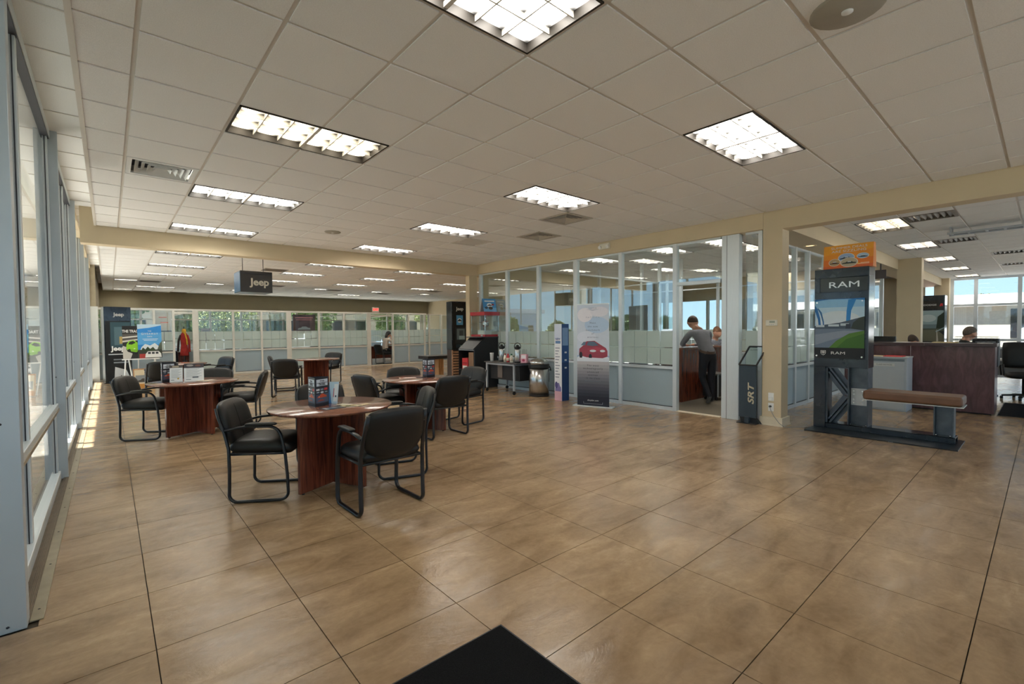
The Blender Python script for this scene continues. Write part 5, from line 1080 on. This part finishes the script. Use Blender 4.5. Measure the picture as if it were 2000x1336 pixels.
# ================================================================ PEOPLE
SKIN = mat('skin', (.58, .30, .20), .5, noise=.05)
def human(label, loc, rz, J, mats, hair_m, hair='short', hand_dir=None, sc=1, belt=.05):
    """J: joint positions; one skinned body mesh coloured by its nearest bone"""
    t = thing('person', label, 'person', loc, rz); t.scale = (sc,)*3
    rad = dict(pelvis=.140, spine=.130, chest=.128, neck0=.074, neck=.060, jaw=.076, head=.102, crown=.084, sl=.076, sr=.076, el=.050, er=.050, wl=.028, wr=.028, hl=.100, hr=.100, kl=.066, kr=.066, al=.040, ar=.040, tl=.034, tr=.034, heell=.036, heelr=.036)
    E_ = [('pelvis','spine','shirt'),('spine','chest','shirt'),('chest','neck0','shirt'),('neck0','neck','skin'),('neck','jaw','skin'),('jaw','head','skin'),('head','crown','skin'),
          ('chest','sl','shirt'),('chest','sr','shirt'),('sl','el','shirt'),('sr','er','shirt'),('el','wl','sleeve'),('er','wr','sleeve'),
          ('pelvis','hl','trousers'),('pelvis','hr','trousers'),('hl','kl','trousers'),('hr','kr','trousers'),('kl','al','shin'),('kr','ar','shin'),('al','tl','shoe'),('ar','tr','shoe')]
    P = {k: Vector(v) for k, v in J.items()}; P['neck0'] = P['chest']*.48+P['neck']*.52
    fd = (P['jaw']-P['neck']); up = (P['crown']-P['jaw']).normalized(); fw = Vector(J['face']).normalized(); P.pop('face')
    P['nose'] = P['head']*.6+P['jaw']*.4+fw*.122; rad['nose'] = .022; E_.append(('head', 'nose', 'skin'))
    side = up.cross(fw).normalized()
    for s_, k in ((1, 'earl'), (-1, 'earr')): P[k] = P['head']*.7+P['jaw']*.3+side*(s_*.108); rad[k] = .022; E_.append(('head', k, 'skin'))
    for s_ in 'lr':     # hand with five fingers
        w_ = P['w'+s_]; d_ = (w_-P['e'+s_]).normalized(); n_ = d_.cross(Vector((0, 0, 1))); n_ = n_.normalized() if n_.length > .2 else Vector((1, 0, 0)); dn = n_.cross(d_)*-1
        P['p'+s_] = w_+d_*.055; rad['p'+s_] = .026; E_.append(('w'+s_, 'p'+s_, 'skin'))
        for q in range(4):
            o = n_*(.027-.018*q); ln = (.062, .074, .068, .052)[q]; a, b_, c_ = 'f%s%da' % (s_, q), 'f%s%db' % (s_, q), 'f%s%dc' % (s_, q)
            P[a] = w_+d_*.085+o; P[b_] = P[a]+d_*ln*.55-Vector((0,0,.008)); P[c_] = P[b_]+d_*ln*.4-Vector((0,0,.018)); rad[a] = .010; rad[b_] = .009; rad[c_] = .008
            E_ += [('p'+s_, a, 'skin'), (a, b_, 'skin'), (b_, c_, 'skin')]
        sg = 1 if s_ == 'l' else -1
        P['th'+s_] = w_+d_*.05+n_*(.045); P['ti'+s_] = P['th'+s_]+d_*.035+n_*.012; rad['th'+s_] = .012; rad['ti'+s_] = .009; E_ += [('p'+s_, 'th'+s_, 'skin'), ('th'+s_, 'ti'+s_, 'skin')]
    names = list(P); me = bpy.data.meshes.new('body'); me.from_pydata([P[n] for n in names], [(names.index(a), names.index(b_)) for a, b_, _ in E_], [])
    ob = bpy.data.objects.new('body', me); C.objects.link(ob); md = ob.modifiers.new('skin', 'SKIN'); md.use_smooth_shade = True; sv = me.skin_vertices[0].data
    for i, n in enumerate(names): sv[i].radius = (rad[n], rad[n]*(.8 if n in ('chest', 'spine') else 1)); sv[i].use_root = (n == 'pelvis')
    ss = ob.modifiers.new('sub', 'SUBSURF'); ss.levels = 2; ss.render_levels = 2
    dg = bpy.context.evaluated_depsgraph_get(); m2 = bpy.data.meshes.new_from_object(ob.evaluated_get(dg)); C.objects.unlink(ob); bpy.data.objects.remove(ob)
    bm = bmesh.new(); bm.from_mesh(m2); bd = [e for e in bm.edges if e.is_boundary]; print('BOUNDARY', len(bd), len(bm.faces))
    if bd: bmesh.ops.holes_fill(bm, edges=bd, sides=0)
    bmesh.ops.recalc_face_normals(bm, faces=bm.faces); bm.to_mesh(m2); bm.free()
    kinds = ['skin', 'shirt', 'sleeve', 'trousers', 'shin', 'shoe']; m2.materials.clear()
    for k in kinds: m2.materials.append(mats.get(k, SKIN))
    segs = [(P[a], P[b_], kinds.index(k), rad[a], rad[b_]) for a, b_, k in E_]
    for f in m2.polygons:
        c = f.center; best = 9; bi = 0
        for a, b_, k, ra, rb in segs:
            ab = b_-a; u = max(0, min(1, (c-a).dot(ab)/ab.length_squared)); dd = (c-a-ab*u).length-(ra+(rb-ra)*u)
            if dd < best: best = dd; bi = k
        if bi in (1, 3) and abs(c.x) < .20 and c.z > P['pelvis'].z-.16: bi = 1 if c.z > P['pelvis'].z+belt+.35*(c.y-P['pelvis'].y) else 3
        f.material_index = bi; f.use_smooth = True
    body = bpy.data.objects.new('body', m2); C.objects.link(body); body.parent = t
    # face details and hair
    for s_ in (-1, 1):
        e = P['head']*.85+P['jaw']*.15+fw*.093+side*(s_*.032); MB().ell(e, .011, 8).build('eye', mat('eye', (.05, .035, .03), .2), t)
    mo = P['jaw']*.9+P['head']*.1+fw*.085; MB().obox(mo, (.045, .012, .008), side, up).build('mouth', mat('lips', (.42, .14, .11), .5), t)
    M = Matrix((side, -fw, up)).transposed(); hb = MB(); n = 16; vs = []; c = P['head']*.8+P['crown']*.2-fw*.004
    rows = 9
    for r_ in range(rows+1):
        th = PI*.5*1.25*r_/rows
        for q in range(n):
            a = 2*PI*q/n; back = max(0, math.sin(a)); ext = (1 if hair == 'short' else 1.0)
            bk = (1+math.sin(a))/2; thq = th*(.56+.50*bk) if hair == 'short' else th*(.56+.66*bk)
            rr = .097 if hair == 'short' else .102; v = Vector((rr*math.sin(thq)*math.cos(a), rr*1.08*math.sin(thq)*math.sin(a), rr*1.22*math.cos(thq)+.0)); vs.append(c+M@v)
    fs = [(k*n+i, k*n+(i+1) % n, (k+1)*n+(i+1) % n, (k+1)*n+i) for k in range(rows) for i in range(n)]
    h = hb.add(vs, fs, 0, True).build('hair', hair_m, t); so_ = h.modifiers.new('solid', 'SOLIDIFY'); so_.thickness = .010; so_.offset = 0
    if hair == 'long': MB().tube([c-fw*.07+up*.02, c-fw*.10-up*.12, c-fw*.10-up*.26, c-fw*.08-up*.36], .05, 10, rx=.075, ref=side).build('hair', hair_m, t)
    return t, P
HB = mat('brown hair', (.055, .03, .018), .6, noise=.3, scale=40); HR = mat('ginger hair', (.20, .085, .035), .6, noise=.3, scale=40); HK = mat('black hair', (.012, .01, .01), .5)
m1 = dict(shirt=mat('grey shirt', (.20, .20, .225), .8, noise=.12, bump=.5, bscale=12), sleeve=mat('grey shirt', (.2,.2,.225)), trousers=mat('black trousers', (.012, .013, .020), .7, noise=.2, bump=.3, bscale=10), shin=MATS['black trousers'] if 'black trousers' in MATS else None, shoe=mat('grey shoe', (.10, .10, .10), .5))
m1['shin'] = m1['trousers']
t, P = human('man in a grey shirt and black trousers leaning over the tall desk, seen from behind', (8.47, 4.16, 0), R(-32), dict(
    pelvis=(0, 0, .96), spine=(0, .10, 1.12), chest=(-.01, .24, 1.29), neck=(-.03, .37, 1.43), jaw=(-.04, .43, 1.485), head=(-.045, .46, 1.545), crown=(-.05, .475, 1.60), face=(0, .85, -.5),
    sl=(-.20, .27, 1.35), sr=(.18, .27, 1.34), el=(-.29, .44, 1.11), er=(.27, .43, 1.11), wl=(-.13, .60, 1.10), wr=(.10, .62, 1.10),
    hl=(-.085, -.01, .90), hr=(.085, 0, .90), kl=(-.07, .09, .50), kr=(.085, .03, .49), al=(-.06, -.16, .17), ar=(.08, -.01, .085), tl=(-.06, -.06, .035), tr=(.10, .16, .035)), m1, HB)
bl_ = MB(); n = 26; vs = []
for dz in (-.012, .034):
    for rr in (.140, .148):
        for q in range(n):
            a = 2*PI*q/n; x_, y_ = rr*math.cos(a)*1.02, rr*math.sin(a)*.86; vs.append((x_-.004, y_+.018, 1.0+dz+.32*y_))
f_ = []
for q in range(n):
    r_ = (q+1) % n; f_ += [(q, r_, n+r_, n+q), (2*n+q, 3*n+q, 3*n+r_, 2*n+r_), (n+q, n+r_, 3*n+r_, 3*n+q), (q, 2*n+q, 2*n+r_, r_)]
bl_.add(vs, f_); bl_.build('belt', mat('brown belt', (.10, .05, .03), .4), t)
seat = dict(pelvis=(0, 0, .56), spine=(0, .03, .76), chest=(0, .07, .97), neck=(0, .12, 1.13), jaw=(0, .17, 1.18), head=(0, .19, 1.245), crown=(0, .18, 1.30), face=(0, .8, -.55),
    sl=(-.19, .08, 1.04), sr=(.19, .08, 1.04), el=(-.24, .18, .80), er=(.24, .18, .80), wl=(-.12, .40, .80), wr=(.12, .40, .80),
    hl=(-.09, .02, .52), hr=(.09, .02, .52), kl=(-.11, .44, .52), kr=(.11, .44, .52), al=(-.11, .42, .10), ar=(.11, .42, .10), tl=(-.11, .60, .04), tr=(.11, .60, .04))
m2_ = dict(shirt=mat('plaid shirt', (.28, .30, .36), .8, noise=.3, scale=30), sleeve=mat('plaid shirt', (.28,.3,.36)), trousers=m1['trousers'], shin=m1['trousers'], shoe=m1['shoe'])
human('seated man with ginger hair looking down behind the tall desk', (10.95, 5.27, .08), R(150), seat, m2_, HR)
w2 = dict(seat); w2.update(face=(0, .97, -.1), wr=(.06, .28, 1.10), er=(.20, .25, .86), al=(-.05, .36, .10), tl=(-.05, .52, .05), ar=(.12, .46, .12), tr=(.12, .60, .05))
m3 = dict(shirt=mat('pale blouse', (.62, .52, .44), .8, noise=.15), sleeve=SKIN, trousers=mat('black skirt', (.012,.012,.014), .7), shin=mat('tights', (.30,.18,.13), .5), shoe=WHITE)
human('dark-haired woman in a pale blouse seated in the far office doorway, hand to chin', (9.0, 18.75, 0), R(-80), w2, m3, HK, 'long', sc=1.02)
m4 = dict(shirt=mat('dark jacket', (.02, .025, .02), .8), sleeve=mat('dark jacket', (.02,.025,.02)), trousers=m1['trousers'], shin=m1['trousers'], shoe=m1['shoe'])
s4 = dict(seat); s4.update(face=(0, 1, -.05))
t, P = human('man with cropped grey hair in a dark jacket seated behind the counter, in profile', (12.45, 1.12, .05), R(222), s4, m4, mat('grey hair', (.13, .10, .08), .7, noise=.4, scale=60))
human('person with brown hair bent low behind the counter beside the far cream column', (12.1, 1.93, -.12), R(180), seat, m4, HB)
for x, y, rz, lab in ((10.95, 5.27, 240, 'chair of the seated man behind the tall desk'), (12.45, 1.12, 312, 'chair of the man seated behind the counter'), (12.1, 1.93, 270, 'chair of the person bent low behind the counter')): chair(x, y, rz, lab, 'chairs under seated staff')
C.objects.unlink(chair0) if False else None
